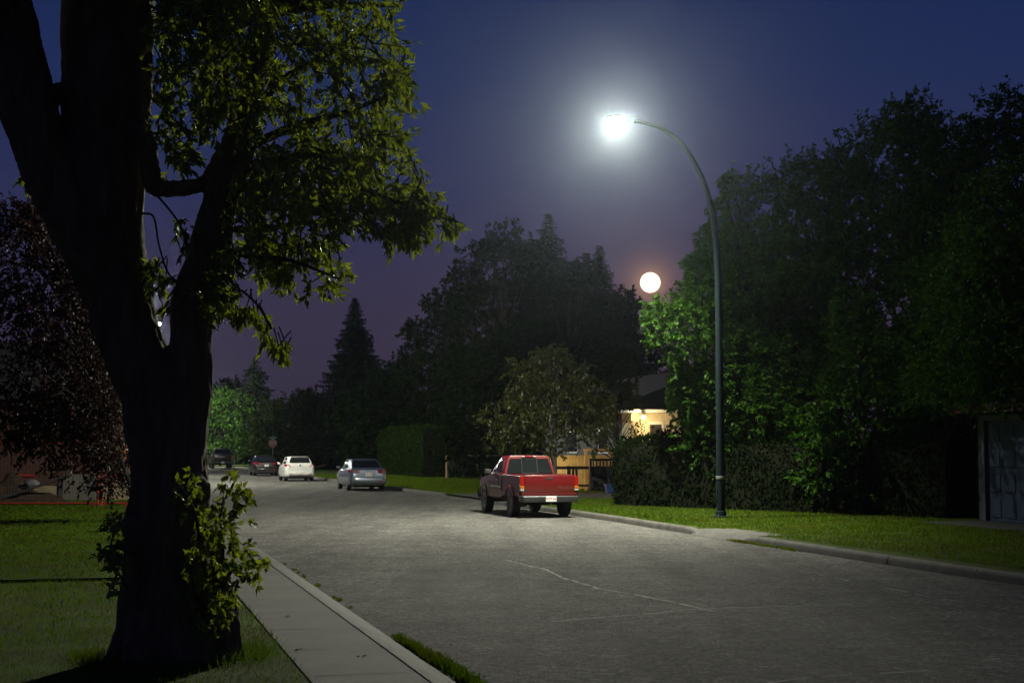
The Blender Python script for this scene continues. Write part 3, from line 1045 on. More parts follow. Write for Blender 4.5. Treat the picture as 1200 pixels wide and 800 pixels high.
limb(bm, [(197, 800, 66, 0), (196, 765, 58, 0), (195, 720, 53, 0), (196, 650, 50, 0), (199, 580, 44, 0), (198, 530, 44, 0), (194, 490, 47, 0), (176, 448, 38, 0), (160, 405, 30, 0), (146, 350, 30, 0)], seg=20)
limb(bm, [(172, 445, 40, 0), (150, 395, 36, 0), (138, 340, 39, 0), (128, 290, 40, 0.05), (122, 230, 46, 0.05), (124, 165, 49, 0.1), (124, 100, 53, 0.1), (126, 40, 54, 0.15), (128, -20, 54, 0.2), (140, -110, 44, 0.3), (165, -240, 34, 0.6)])
limb(bm, [(168, 430, 34, 0), (134, 350, 33, -.05), (108, 295, 33, -.1), (80, 242, 32, -.15), (56, 195, 31, -.2), (39, 145, 32, -.25), (20, 80, 33, -.3), (4, 10, 34, -.3), (-20, -80, 34, -.4), (-70, -220, 26, -.6)])
limb(bm, [(208, 500, 36, 0), (218, 458, 28, 0), (223, 425, 25, 0), (224, 395, 24, 0), (228, 350, 25, 0), (242, 300, 24, 0), (254, 250, 21, .05), (270, 200, 19, .1), (284, 145, 17, .2), (298, 85, 16, .3), (310, 20, 15, .4), (322, -60, 13, .5), (345, -200, 9, .8)])
limb(bm, [(160, 150, 12, -.1), (172, 172, 10, -.15), (176, 198, 9, -.2), (181, 217, 9.5, -.2), (197, 222, 8, -.15), (218, 220, 8.5, -.1), (236, 216, 8, 0), (246, 200, 7, .05), (255, 182, 6, .1), (268, 160, 5, .2)], seg=10)
# root flare and the stub at its foot
for (x, y, d) in ((140, 776, -.2), (160, 792, -.5), (236, 786, -.45), (250, 770, .1), (205, 796, -.6), (185, 765, .6)):
    limb(bm, [(196, 690, 30, d * .3), ((196 + x) / 2, 735, 26, d * .6), (x, y, 17, d), (x * 1.12 - 24, y + 18, 6, d * 1.25)], seg=10)
limb(bm, [(262, 790, 28, -.15), (263, 755, 22, -.15), (262, 725, 19, -.15), (259, 690, 14, -.12), (256, 655, 8, -.1), (257, 620, 4, -.1)], seg=10)
for (x, y, r) in ((165, 620, 20), (226, 575, 20), (170, 690, 22), (110, 300, 18), (75, 110, 14)):
    bmesh.ops.create_icosphere(bm, subdivisions=2, radius=r / PXM, matrix=Matrix.Translation(fp(x, y, -.2)))
me = bpy.data.meshes.new('raw_trunk')
bm.to_mesh(me); bm.free()
tmp = bpy.data.objects.new('raw_trunk', me)
C.objects.link(tmp)
rm = tmp.modifiers.new('remesh', 'REMESH')
rm.mode = 'VOXEL'; rm.voxel_size = 0.022
sm = tmp.modifiers.new('smooth', 'SMOOTH'); sm.iterations = 4; sm.factor = 0.5
dg = bpy.context.evaluated_depsgraph_get()
tme = bpy.data.meshes.new_from_object(tmp.evaluated_get(dg))
bpy.data.objects.remove(tmp, do_unlink=True)
nv = len(tme.vertices)
co = np.empty(nv * 3, np.float32); tme.vertices.foreach_get('co', co); co = co.reshape(-1, 3)
no = np.empty(nv * 3, np.float32); tme.vertices.foreach_get('normal', no); no = no.reshape(-1, 3)
dsp = np.empty(nv)
for i in range(nv):
    x, y, z = (float(q) for q in co[i])
    ridge = abs(noise.noise(Vector((x * 15, y * 15, z * 2.6)))) + 0.5 * abs(noise.noise(Vector((x * 34 + 5, y * 34, z * 7))))
    dsp[i] = 0.034 * (0.5 - ridge) + 0.035 * noise.noise(Vector((x * 2.5, y * 2.5, z * 2.0)))
thin = np.clip(np.abs(no[:, 2]), 0, 1)
co = co + no * (dsp * 1.0)[:, None]
tme.vertices.foreach_set('co', co.astype(np.float32).ravel())
tme.name = 'trunk'
for p in tme.polygons: p.use_smooth = True
tme.materials.clear()
link_mesh('trunk', tme, M['bark'], ftree)

sp = []
rt = random.Random(12)
for i in range(70):
    an_ = rt.uniform(math.pi, 2 * math.pi) if i % 3 else rt.uniform(0, 2 * math.pi)
    r_ = rt.uniform(.56, .86)
    q_ = FO + Vector((math.cos(an_) * r_ + .05, math.sin(an_) * r_ * .95, 0))
    l_, al_ = la(q_)
    sp.append((l_, al_, .09, 26, LZ + rt.uniform(.06, .16)))
tuft_strip('weeds', sp, RNG, 'long uncut grass round the foot of the big trunk')

# leafy branches
frng = np.random.default_rng(5)
bm = bmesh.new()
BR = [
    [(284, 145, 6, .2), (330, 95, 5, .1), (390, 60, 3, -.2), (450, 25, 1.4, -.4)],
    [(276, 180, 6, .1), (340, 150, 5, -.2), (410, 130, 3, -.5), (486, 98, 1.2, -.8)],
    [(268, 205, 6, .1), (330, 185, 4.5, .2), (400, 180, 3, .3), (455, 190, 2, .4), (494, 190, 1, .5)],
    [(262, 225, 6, 0), (320, 215, 4.5, -.2), (390, 210, 3.5, -.4), (460, 235, 2.3, -.6), (510, 250, 1.6, -.7), (545, 264, 0.8, -.8)],
    [(250, 265, 5, 0), (300, 270, 4, .4), (350, 262, 3, .8), (410, 262, 2, 1.0), (470, 285, 1, 1.2)],
    [(246, 285, 4, 0), (290, 300, 3.2, -.3), (340, 305, 2.4, -.6), (400, 328, 1, -.8)],
    [(240, 305, 2.2, 0), (270, 330, 1.6, -.2), (300, 355, 1.1, -.4), (318, 385, .6, -.5)],
    [(232, 335, 3, 0), (262, 352, 2, .3), (292, 374, 1, .5)],
    [(300, 80, 5, .3), (250, 40, 4, .0), (205, 20, 2, -.3)],
    [(310, 20, 5, .4), (360, 0, 4, 0), (420, -10, 2, -.4)],
    [(170, 215, 1.1, -.2), (192, 238, .9, -.3), (210, 262, .7, -.3), (218, 285, .5, -.3)],
    [(166, 250, .8, -.1), (180, 254, .8, -.15), (186, 285, .7, -.2), (196, 318, .6, -.2), (210, 332, .5, -.2)],
    [(235, 310, 2, 0), (212, 330, 1.4, -.2), (196, 350, 1, -.3)],
]
bm.free()
for b in BR:
    bm = bmesh.new()
    limb(bm, b, 4, 6)
    build('branch', bm, M['barkthin'], ftree, smooth=60)
bm = bmesh.new()
Pt, Dt, Tl = [], [], []


def fill(poly, n, d0, d1, tl, dirb=(0.35, -0.1, -0.35), sp_=0.6):
    xs = [p[0] for p in poly]; ys = [p[1] for p in poly]
    x = frng.uniform(min(xs), max(xs), n * 6); y = frng.uniform(min(ys), max(ys), n * 6)
    k = in_poly(x, y, poly)
    # clumpy: keep where a noise field is high
    nn = np.array([noise.noise(Vector((a / 34, b / 30, 3.0))) for a, b in zip(x, y)])
    k &= (nn + frng.uniform(-0.5, 0.5, len(x))) > -0.02
    x, y = x[k][:n], y[k][:n]
    d = frng.uniform(d0, d1, len(x))
    for a, b, c in zip(x, y, d):
        Pt.append(fp(a, b, c))
        Tl.append(tl * frng.uniform(0.6, 1.3))
        Dt.append(np.array(dirb) + frng.normal(0, sp_, 3))


fill([(185, -40), (455, -40), (462, 40), (480, 92), (462, 112), (468, 165), (420, 200), (380, 235), (330, 240), (292, 190), (275, 125), (200, 105), (185, 60)], 900, -2.6, 2.2, 0.22)
fill([(170, -40), (300, -40), (285, 60), (262, 100), (190, 90), (180, 30)], 170, -2.4, -.2, 0.2)
fill([(286, 180), (468, 165), (486, 186), (498, 228), (526, 256), (492, 262), (480, 262), (462, 284), (432, 272), (405, 256), (395, 284), (360, 292), (300, 285), (262, 285), (268, 220)], 560, -1.5, 1.5, 0.17)
fill([(470, 230), (515, 248), (540, 262), (500, 266), (474, 286), (455, 270)], 60, -1.0, 0.2, 0.12)
fill([(255, 285), (395, 288), (404, 322), (370, 338), (335, 328), (300, 322), (262, 335), (255, 370), (235, 350)], 150, -.9, .9, 0.14)
fill([(180, 100), (262, 108), (258, 170), (240, 178), (215, 190), (185, 165)], 100, -1.0, .6, 0.14)
fill([(455, 85), (484, 94), (462, 108), (440, 130), (430, 100)], 30, -1.0, 0, 0.12)
fill([(310, 365), (336, 392), (334, 415), (318, 404), (296, 376), (272, 366), (262, 348), (290, 348)], 60, -.6, .2, 0.11, (0.1, 0, -0.7), 0.3)
fill([(170, 290), (182, 296), (214, 345), (208, 362), (190, 350), (172, 318)], 26, -.4, .1, 0.11, (-0.2, 0, -0.5), 0.4)
fill([(205, 255), (222, 262), (222, 292), (212, 286)], 8, -.4, -.1, 0.10)
fill([(228, 320), (262, 300), (262, 380), (240, 378)], 30, -.6, -.2, 0.12)
fill([(184, 205), (196, 205), (200, 170), (214, 172), (214, 188), (190, 196)], 14, -.3, .1, 0.10)
fill([(20, 180), (32, 190), (36, 215), (26, 212)], 5, -.3, .0, 0.08, (0, 0, -0.5), 0.3)
P = np.array(Pt); D = np.array(Dt); Tl = np.array(Tl)
LP, LD = twigs_to_leaves(P, D, Tl, 14, frng, 0.6, 0.8)
# the rest of the crown, above and left of what the photograph shows
n = 1500
q = unit(frng.normal(size=(n, 3))) * (frng.uniform(0, 1, (n, 1)) ** 0.4)
Q = q * np.array([4.6, 2.6, 2.9]) + np.array([0.4, 0.3, 8.0])
LQ, DQ = twigs_to_leaves(Q, q + np.array([0, 0, -0.1]), 0.5, 12, frng, 0.5, 0.8)
u_, v_, w_ = proj(LQ + np.array(FO))
kp = ~((u_ > -25) & (u_ < 1225) & (v_ > -22))
LQ, DQ = LQ[kp], DQ[kp]
for c in Q[::30]:
    s_ = spline([(0.3, 0.2, 5.6, .08), (*(np.array([0.3, 0.2, 5.8]) * 0.5 + c * 0.5), .05), (*c, .012)], 3)
    if c[2] > 6.2 and abs(c[0]) < 3.5:
        tube(bm, [p[:3] for p in s_], [p[3] for p in s_], 5)
# fine twigs carrying the leaves
for i in range(0, len(P), 3):
    d = Vector(D[i]).normalized()
    p = Vector(P[i])
    e = p + d * Tl[i]; e.z -= Tl[i] * 0.25
    tube(bm, [p - d * 0.10 + Vector((0, 0, .02)), p, e], [0.006, 0.005, 0.002], 4, cap=False)
tag(build('twigs', bm, M['barkthin'], ftree, smooth=60), kind='stuff')
s1 = 0.076 * frng.uniform(0.45, 1.5, len(LP))
s2 = 0.16 * frng.uniform(0.7, 1.3, len(LQ))
link_mesh('crown', leaf_mesh('crown', np.vstack([LP, LQ]), np.vstack([LD, DQ]), np.concatenate([s1, s2]), np.concatenate([s1 * .36, s2 * .45]), frng), M['maple'], ftree)

# shoots at the foot of the trunk
bm = bmesh.new()
SH = [
    [(252, 700, 3, -.3), (250, 640, 2.2, -.45), (262, 590, 1.5, -.5), (274, 566, .8, -.5)],
    [(258, 690, 3, -.3), (272, 668, 2, -.45), (290, 658, 1.4, -.5), (304, 656, .8, -.55)],
    [(250, 720, 3, -.4), (238, 660, 2, -.7), (228, 600, 1.4, -.75), (212, 570, .8, -.7)],
    [(256, 680, 2.5, -.3), (262, 640, 1.6, -.5), (258, 612, 1, -.55)],
    [(245, 730, 2.5, -.5), (230, 700, 1.8, -.8), (222, 660, 1.1, -.9)],
    [(160, 650, 2.5, -.3), (140, 640, 1.6, -.5), (124, 640, .9, -.5)],
    [(150, 690, 2, -.4), (138, 672, 1.3, -.6), (132, 690, .8, -.6)],
]
bm.free()
for b in SH:
    bm = bmesh.new()
    limb(bm, b, 5, 6)
    build('shoot', bm, M['barkthin'], ftree, smooth=60)
Pt.clear(); Dt.clear(); Tl = []
SHC = [(212, 568, 13, 9), (268, 572, 14, 11), (282, 575, 8, 5), (252, 590, 14, 10), (278, 592, 10, 6), (226, 598, 14, 8), (262, 612, 15, 12), (240, 630, 16, 14), (268, 632, 11, 8),
       (288, 650, 11, 8), (303, 658, 9, 6), (272, 662, 14, 12), (292, 672, 9, 6), (250, 660, 16, 14), (232, 680, 16, 12), (258, 690, 15, 12), (240, 712, 15, 11), (262, 716, 11, 7),
       (226, 650, 12, 6), (246, 738, 12, 6)]
LSH = [(140, 618, 7, 5), (132, 640, 14, 14), (142, 650, 10, 8), (128, 655, 9, 5), (134, 684, 9, 4)]
for (x, y, r, n) in SHC + LSH:
    for _ in range(int(n * 1.0)):
        Pt.append(fp(x + frng.normal(0, r * .55), y + frng.normal(0, r * .5), -0.62 + frng.normal(0, .15)))
        Dt.append(np.array([0.25 if x > 200 else -.3, -0.25, -0.25]) + frng.normal(0, .6, 3))
        Tl.append(0.07)
LP, LD = twigs_to_leaves(np.array(Pt), np.array(Dt), np.array(Tl), 8, frng, 0.45, 0.8)
s1 = 0.068 * frng.uniform(0.5, 1.4, len(LP))
link_mesh('shoot_leaves', leaf_mesh('shoot_leaves', LP, LD, s1, s1 * .55, frng), M['maple'], ftree)

# --- trees right of the lamp post
rr_ = np.random.default_rng(21)
Y = 45.5
b = ground_at(880, Y)
deciduous('ash_tree', b, height_for(208, Y), 3.0, rr_, M['ash'], 'leafy tree behind the lamp post with its left branches brightly lit', 0.18, 0.26, 64, 60, 18, 0.135, 'oval',
          extra=[tuple(at(x, y, yy) - b) + (r,) for x, y, yy, r in ((802, 360, 42.5, .62), (786, 402, 42.3, .42), (808, 380, 42.8, .8), (820, 322, 43.2, .6), (830, 300, 44, .8), (835, 345, 43.6, .8), (820, 420, 43.2, .8), (776, 372, 42.2, .35),
                                                               (850, 400, 43.5, .9), (815, 465, 43.6, .6), (830, 520, 44, .7), (848, 285, 44.5, .8), (870, 340, 43.5, .9), (862, 465, 43.6, .9), (905, 420, 43, .9), (895, 485, 43, .9), (925, 460, 43, .8))],
          group='trees behind the hedge on the right', trim=lambda u, v: ((v < 345) & (u < 786 + (345 - v) * .46 + 6 * np.sin(v * .2))) | (np.hypot(u - 762, v - 331) < 16) | (u < 752) | ((u < 782) & (v > 425)))
Y = 48.5
deciduous('ash_tree', ground_at(965, Y), height_for(182, Y), 3.4, rr_, M['ash'], 'middle one of the tall dark trees rising over the right hedge', 0.16, 0.08, 66, 60, 18, 0.135, 'oval',
          group='trees behind the hedge on the right', extra=[(0.6, -1.0, height_for(190, Y) - .6, .6), (-1.6, -.5, height_for(230, Y), .8), (1.4, -.4, height_for(150, Y) - .5, .6)])
Y = 46.0
deciduous('ash_tree', ground_at(1075, Y), height_for(130, Y), 3.5, rr_, M['ash'], 'tall dark tree left of the garage standing behind the right hedge', 0.16, 0.08, 68, 60, 18, 0.135, 'oval',
          group='trees behind the hedge on the right')
Y = 44.0
deciduous('ash_tree', ground_at(1190, Y), height_for(106, Y), 3.9, rr_, M['ash'], 'tallest dark tree rising over the garage roof at the right', 0.18, 0.16, 72, 60, 18, 0.135, 'oval',
          group='trees behind the hedge on the right')
Y = 40.5
deciduous('ash_tree', ground_at(1010, Y), height_for(345, Y), 2.5, rr_, M['ash'], 'lower bushy tree at the hedge right of the lamp post', 0.14, 0.10, 30, 30, 13, 0.17, 'round',
          group='trees behind the hedge on the right')


Y = 40.2
deciduous('ash_tree', ground_at(1078, Y), height_for(205, Y), 3.1, rr_, M['ash'], 'dark tree leaning over the garage eave at the end of the hedge', 0.14, 0.36, 60, 54, 16, 0.13, 'oval',
          group='trees behind the hedge on the right', lean=(2.6, -4.6), trim=lambda u, v: (v > 484 + 4 * np.sin(u * .3)),
          extra=[tuple(at(x, y, yy) - ground_at(1078, 40.2)) + (r,) for x, y, yy, r in ((1150, 440, 33.5, .8), (1190, 430, 33, .8), (1215, 450, 33, .7), (1120, 430, 34, .8), (1170, 455, 33, .6), (1200, 400, 33, .9), (1140, 390, 34, .9))])


def hedge(name, a, b, width, height, rng, label, leaf=0.10, dens=160, mleaf='hedge', z0=LZ, group=None, rough=0.05):
    """clipped hedge from a to b (ground points): twiggy core and leaves over every face"""
    a = Vector((a.x, a.y, z0)); b = Vector((b.x, b.y, z0))
    root = empty(name, a)
    tag(root, label, 'hedge', group)
    L = (b - a).length
    t = (b - a).normalized(); s = Vector((-t.y, t.x, 0))
    bm = bmesh.new()
    n = max(4, int(L / 0.4)); m_ = 5
    grid = []
    prof = [(-.5, 0), (-.5, .45), (-.47, .85), (-.3, .97), (0, 1), (.3, .97), (.47, .85), (.5, .45), (.5, 0)]
    for i in range(n + 1):
        row = []
        for (w, h) in prof:
            e = noise.noise(Vector((i * .55, w * 3, h * 3 + a.x)))
            q = t * (L * i / n) + s * (w * (width - .12) * (1 + .10 * e)) + Vector((0, 0, h * (height - .08) * (1 + rough * (e + .6 * noise.noise(Vector((i * .19, 3.3, a.x)))))))
            row.append(bm.verts.new(q))
        grid.append(row)
    for r0, r1 in zip(grid, grid[1:]):
        for i in range(len(prof) - 1):
            bm.faces.new((r0[i], r0[i + 1], r1[i + 1], r1[i]))
    bm.faces.new(grid[0]); bm.faces.new(grid[-1][::-1])
    bmesh.ops.recalc_face_normals(bm, faces=bm.faces)
    build('branches', bm, M['hedgecore'], root)
    per = width + 2 * height
    N_ = int(L * per * dens)
    u = rng.uniform(0, 1, N_) * per
    al = rng.uniform(-.04, L + .04, N_)
    w = np.where(u < height, -.5, np.where(u < height + width, (u - height) / width - .5, .5))
    h = np.where(u < height, u / height, np.where(u < height + width, 1.0, (per - u) / height))
    w = w * (1 - 0.12 * np.clip((h - .8) / .2, 0, 1) ** 2)
    bump = np.array([noise.noise(Vector((q * .8, k * 2, l * 2 + a.x))) for q, k, l in zip(al, w, h)])
    ne = max(60, int(width * height * dens))
    for end in (0.0, L):
        al = np.append(al, rng.normal(end, .03, ne)); w = np.append(w, rng.uniform(-.5, .5, ne)); h = np.append(h, rng.uniform(0, 1, ne)); bump = np.append(bump, np.zeros(ne))
    k_ = len(al)
    wave = np.array([noise.noise(Vector((q / .4 * .55, 0, h_ * 3 + a.x))) + .6 * noise.noise(Vector((q / .4 * .19, 3.3, a.x))) for q, h_ in zip(al, h)])
    shoot = np.where((rng.uniform(0, 1, k_) < .06) & (h > .9), rng.uniform(0, .16, k_), 0) * (rough > .1)
    jit = rng.uniform(0.88, 1.06, k_) + .10 * bump
    P = (np.outer(al, t) + np.outer(w * width * jit, s) + np.outer(h * height * (1 + rough * wave + .03 * bump + shoot + rng.uniform(-.03, .03, k_)), (0, 0, 1)))
    D = np.outer(np.sign(w) * 0.6, s) + np.outer(np.where(h > .95, .9, .25), (0, 0, 1)) + rng.normal(0, .6, (k_, 3))
    sz = leaf * rng.uniform(.6, 1.3, k_)
    link_mesh('foliage', leaf_mesh('foliage', P, D, sz, sz * .6, rng), M[mleaf], root)
    return root


hr = np.random.default_rng(33)
pa, pb = gnd(742, 592, LZ), gnd(1140, 608, LZ)
pa = pa + Vector((0, .9, 0)); pb = pb + Vector((0, .9, 0))
hedge('hedge', pa, pb, 1.6, 2.05, hr, 'long dark overgrown hedge behind the lamp post', 0.11, 230, group='hedges along the right lots', rough=0.20)
pa, pb = road(19.6, 90), road(20.6, 128)
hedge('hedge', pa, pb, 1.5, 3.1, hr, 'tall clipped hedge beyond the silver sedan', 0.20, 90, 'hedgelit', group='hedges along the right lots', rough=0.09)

# --- centre trees
cr2 = np.random.default_rng(42)
GC = 'dark tree mass behind the red pickup'


def dtree(kind, px, py, Y, R, label, **kw):
    h = height_for(py, Y)
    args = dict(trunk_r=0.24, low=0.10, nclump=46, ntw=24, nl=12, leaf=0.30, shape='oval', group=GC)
    args.update(kw)
    return deciduous(kind, ground_at(px, Y), h, R, cr2, M[args.pop('leafm', 'dark')], label, **args)


spruce('spruce_tree', ground_at(643, 98), height_for(244, 98), 6.6, cr2, 'tallest pointed evergreen in the dark tree mass', GC, 0.35)
spruce('spruce_tree', ground_at(704, 100), height_for(282, 100), 4.7, cr2, 'slim pointed evergreen just left of the moon', GC, 0.35)
dtree('poplar_tree', 592, 262, 96, 4.28, 'tall dark leafy tree left of the tallest evergreen')
dtree('poplar_tree', 552, 288, 99, 3.65, 'dark leafy tree at the left shoulder of the tree mass')
dtree('poplar_tree', 514, 345, 102, 3.02, 'lower dark tree at the left end of the tree mass', low=0.06)
dtree('poplar_tree', 668, 300, 93, 3.78, 'dark leafy tree in front of the two pointed evergreens')
dtree('poplar_tree', 738, 345, 96, 3.28, 'dark tree below the moon at the right end of the tree mass', low=0.06)
dtree('poplar_tree', 476, 412, 112, 3.53, 'low dark tree between the skyline spruce and the tree mass', low=0.04)
dtree('poplar_tree', 600, 380, 90, 5.04, 'broad dark lower tree filling the tree mass above the pickup', low=0.10, nclump=50)

dtree('poplar_tree', 718, 345, 97, 2.52, 'dark tree filling the gap between the moon and the slim evergreen')
dtree('poplar_tree', 676, 312, 99, 2.77, 'dark leafy tree between the two pointed evergreens')
dtree('poplar_tree', 618, 288, 100, 3.02, 'dark leafy tree hugging the left of the tallest evergreen')

dtree('poplar_tree', 722, 405, 60.5, 1.7, 'small dark tree in front of the house roof beside the porch', low=0.30, leaf=0.2, nclump=40, trunk_r=0.10, trim=lambda u, v: (v > 478) | (u > 752))

# weeping birch in front, catching the porch and street light
bb = ground_at(648, 58.0)
deciduous('birch_tree', bb, height_for(405, 58), 3.0, cr2, M['birch'], 'pale barked birch with drooping yellowish leaves behind the red pickup', 0.13, 0.35, 40, 30, 12, 0.15, 'round',
          group=None, barkm=M['birchbark'], droop=1.1,
          extra=[tuple(at(x, y, yy) - bb) + (r,) for x, y, yy, r in ((700, 480, 57, .7), (712, 495, 56.6, .5), (690, 505, 56.5, .5), (668, 470, 56, .8), (640, 490, 56, .6), (610, 480, 57, .8), (705, 462, 57, .6))],
          trim=lambda u, v: (v > 528 - 10 * np.sin(u * .35)) | (u > 722))

# --- skyline left
sk = np.random.default_rng(77)
spruce('spruce_tree', ground_at(414, 128), height_for(345, 128), 5.8, sk, 'tall tapering spruce alone on the skyline', 'spruces on the skyline', 0.22)
spruce('spruce_tree', ground_at(297, 172), height_for(416, 172), 6.8, sk, 'ragged shorter spruce on the skyline above the dark sedan', 'spruces on the skyline', 0.5, 0.22)
GS = 'dark trees at the end of the street'
for px, py, Y, R, lab in ((352, 456, 150, 4.2, 'round dark tree above the white hatchback'), (384, 462, 140, 4.0, 'dark tree left of the tall spruce'), (452, 428, 118, 3.6, 'dark tree right of the tall spruce'),
                          (325, 470, 162, 4.0, 'low dark tree behind the stop sign'), (432, 452, 112, 3.2, 'low dark tree at the foot of the tall spruce')):
    dtree('shade_tree', px, py, Y, R, lab, low=0.05, leaf=0.40, group=GS, ntw=18, nl=10)
dtree('shade_tree', 262, 446, 186, 5.5, 'dark tree behind the brightly lit one at the street end', low=0.1, leaf=0.5, group=GS, ntw=16, nl=10, nclump=34)
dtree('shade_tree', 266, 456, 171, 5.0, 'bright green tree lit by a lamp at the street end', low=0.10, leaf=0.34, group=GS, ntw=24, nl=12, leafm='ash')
dtree('shade_tree', 205, 470, 185, 6.0, 'dark tree at the street end mostly hidden by the big trunk', low=0.1, leaf=0.5, group=GS, ntw=16, nl=10, nclump=30)

# --- purple tree on the left lawn
pr = np.random.default_rng(91)
pb_ = ground_at(158, 36.0)
deciduous('plum_tree', pb_, height_for(232, 36), 2.7, pr, M['purple'], 'dark purple leaved tree drooping over the left lawn', 0.12, 0.16, 80, 50, 15, 0.095, 'round', group=None, droop=0.7, lean=(-2.6, 0), trim=lambda u, v: (u > 160) | (v > 562 + np.where(u > 70, 26, 0) + 8 * np.sin(u * .21)),
          extra=[tuple(at(x, y, 35 + (i % 3) * .6) - pb_) + (r,) for i, (x, y, r) in enumerate(((120, 480, .8), (132, 530, .6), (128, 570, .35), (95, 535, .5),  (140, 440, .7), (110, 430, .8), (60, 490, .8), (30, 500, .7), (0, 490, .8), (120, 380, .7), (20, 300, .8), (60, 330, .9), (105, 330, .6)))])


# ------------------------------------------------------------------ street lamps
def street_lamp(base, rz, label, power, aim=0.0, added_spots=None, group='davit street lamps', z0=LZ):
    """local +x points at the street"""
    root = empty('street_lamp', base, rz)
    tag(root, label, 'street lamp', group)
    H = 10.55 - z0
    bm = bmesh.new()
    pts = [(0, 0, 0.03), (0, 0, 3.0), (0, 0, 5.6), (0.03, 0, 7.0), (0.16, 0, 8.1), (0.45, 0, 9.05), (0.95, 0, 9.85), (1.5, 0, 10.27), (2.0, 0, 10.42), (2.35, 0, 10.46)]
    rr2 = [0.115, 0.105, 0.095, 0.088, 0.080, 0.070, 0.060, 0.052, 0.046, 0.042]
    s_ = spline([(*p, r) for p, r in zip(pts, rr2)], 6)
    tube(bm, [(p[0], p[1], p[2] * (H - .08) / 10.46 if p[2] > 0.03 else .03) for p in s_], [p[3] for p in s_], 16)
    build('pole', bm, M['pole'], root, smooth=50)
    bm = bmesh.new()
    lathe(bm, [(0.0, 0.0), (0.21, 0.0), (0.21, 0.03), (0.145, 0.045), (0.135, 0.16), (0.117, 0.17), (0.0, 0.17)], 'z', 20)
    bf = build('base_flange', bm, M['pole'], root, smooth=40)
    for k in range(4):
        bm = bmesh.new()
        a_ = math.pi / 4 + k * math.pi / 2
        lathe(bm, [(0, 0.03), (0.022, 0.03), (0.022, 0.075), (0, 0.075)], 'z', 6, (0.178 * math.cos(a_), 0.178 * math.sin(a_), 0))
        build('bolt', bm, M['galv'], bf)
    bm = bmesh.new()
    lathe(bm, [(0.0, 1.0), (0.118, 1.0), (0.122, 1.02), (0.122, 1.06), (0.118, 1.08), (0.0, 1.08)], 'z', 20)
    build('collar', bm, M['galv'], root, smooth=40)
    bm = bmesh.new()
    bx(bm, 0.03, 0.125, -0.05, 0.05, 0.45, 0.75, 0.012)
    build('hand_hole_cover', bm, M['pole'], root)
    # cobra head luminaire with a lit drop refractor
    hz_ = H
    bm = bmesh.new()
    secs = [(2.28, .05, .05, 0), (2.42, .075, .07, .0), (2.6, .15, .085, .01), (2.8, .175, .095, .015), (3.0, .16, .085, .01), (3.1, .08, .045, 0)]
    rings = []
    for (x, w, h, dz) in secs:
        ring = []
        for k in range(14):
            a_ = 2 * math.pi * k / 14
            zz = math.sin(a_) * h
            if zz < 0: zz *= 0.45
            ring.append(bm.verts.new((x, math.cos(a_) * w, hz_ + dz + zz - .02)))
        rings.append(ring)
    for r0, r1 in zip(rings, rings[1:]):
        for k in range(14):
            bm.faces.new((r0[k], r0[(k + 1) % 14], r1[(k + 1) % 14], r1[k]))
    bm.faces.new(rings[0][::-1]); bm.faces.new(rings[-1])
    bmesh.ops.recalc_face_normals(bm, faces=bm.faces)
    hd = build('luminaire', bm, M['pole'], root, smooth=60)
    bm = bmesh.new()
    prof = [(0.0, -0.17), (0.06, -0.166), (0.11, -0.145), (0.145, -0.11), (0.16, -0.06), (0.162, 0.0)]
    lathe(bm, prof, 'z', 20)
    for v in bm.verts:
        v.co.x *= 1.35
        v.co += Vector((2.82, 0, hz_ - 0.035))
    build('refractor', bm, M['lens'], hd, smooth=180)
    ld = bpy.data.lights.new('lamp_light', 'SPOT')
    ld.energy = power
    ld.color = LAMP_COL
    ld.spot_size = math.radians(176)
    ld.spot_blend = 0.55
    ld.shadow_soft_size = 0.10
    lo = bpy.data.objects.new('lamp_light', ld)
    C.objects.link(lo)
    lo.parent = root
    lo.location = (2.82, 0, hz_ - 0.24)
    d = Vector((math.sin(math.radians(40)), aim, -math.cos(math.radians(40))))
    lo.rotation_euler = d.to_track_quat('-Z', 'Y').to_euler()
    # added spots along the street, put in to brighten near leaves and road
    for sgn, p_ in (added_spots or ()):
        ld = bpy.data.lights.new('added_spot', 'SPOT')
        ld.energy = p_
        ld.color = LAMP_COL
        ld.spot_size = math.radians(60)
        ld.spot_blend = 1.0
        ld.shadow_soft_size = 0.10
        lo = bpy.data.objects.new('added_spot', ld)
        C.objects.link(lo)
        lo.parent = root
        lo.location = (2.82, 0, hz_ - 0.24)
        lo.rotation_euler = Vector((.46, sgn * .90, -.15)).to_track_quat('-Z', 'Y').to_euler()
    return root


RZ_RIGHT = math.atan2(-RY, -RX)               # lamps on the right reach left, over the street
RZ_LEFT = math.atan2(RY, RX)
lb = gnd(845, 606, LZ)
street_lamp((lb.x, lb.y, LZ), RZ_RIGHT, 'tall curved dark steel street lamp glaring white above the right kerb', LAMP_W, -0.22, ((1, 15000), (-1, 4000)))
hd = at(185, 382, 100.0)
k_ = (10.3 - HC) / (hd.z - HC)
hp = Vector((hd.x * k_, hd.y * k_, 0))
l2, a2 = la(hp)
p2 = road(l2 - 2.85, a2, LZ)
street_lamp(p2, RZ_LEFT, 'distant street lamp glinting between the two forks of the big trunk', LAMP_W * 0.55)
pm = road(-1.55, 80.0, LZ)
street_lamp(pm, RZ_LEFT, 'street lamp on the left side hidden behind the middle fork of the big trunk', LAMP_W)
p3 = road(3.4, 165.0, LZ)
street_lamp(p3, RZ_LEFT, 'farthest street lamp at the street end, behind the big trunk', LAMP_W * 1.7)


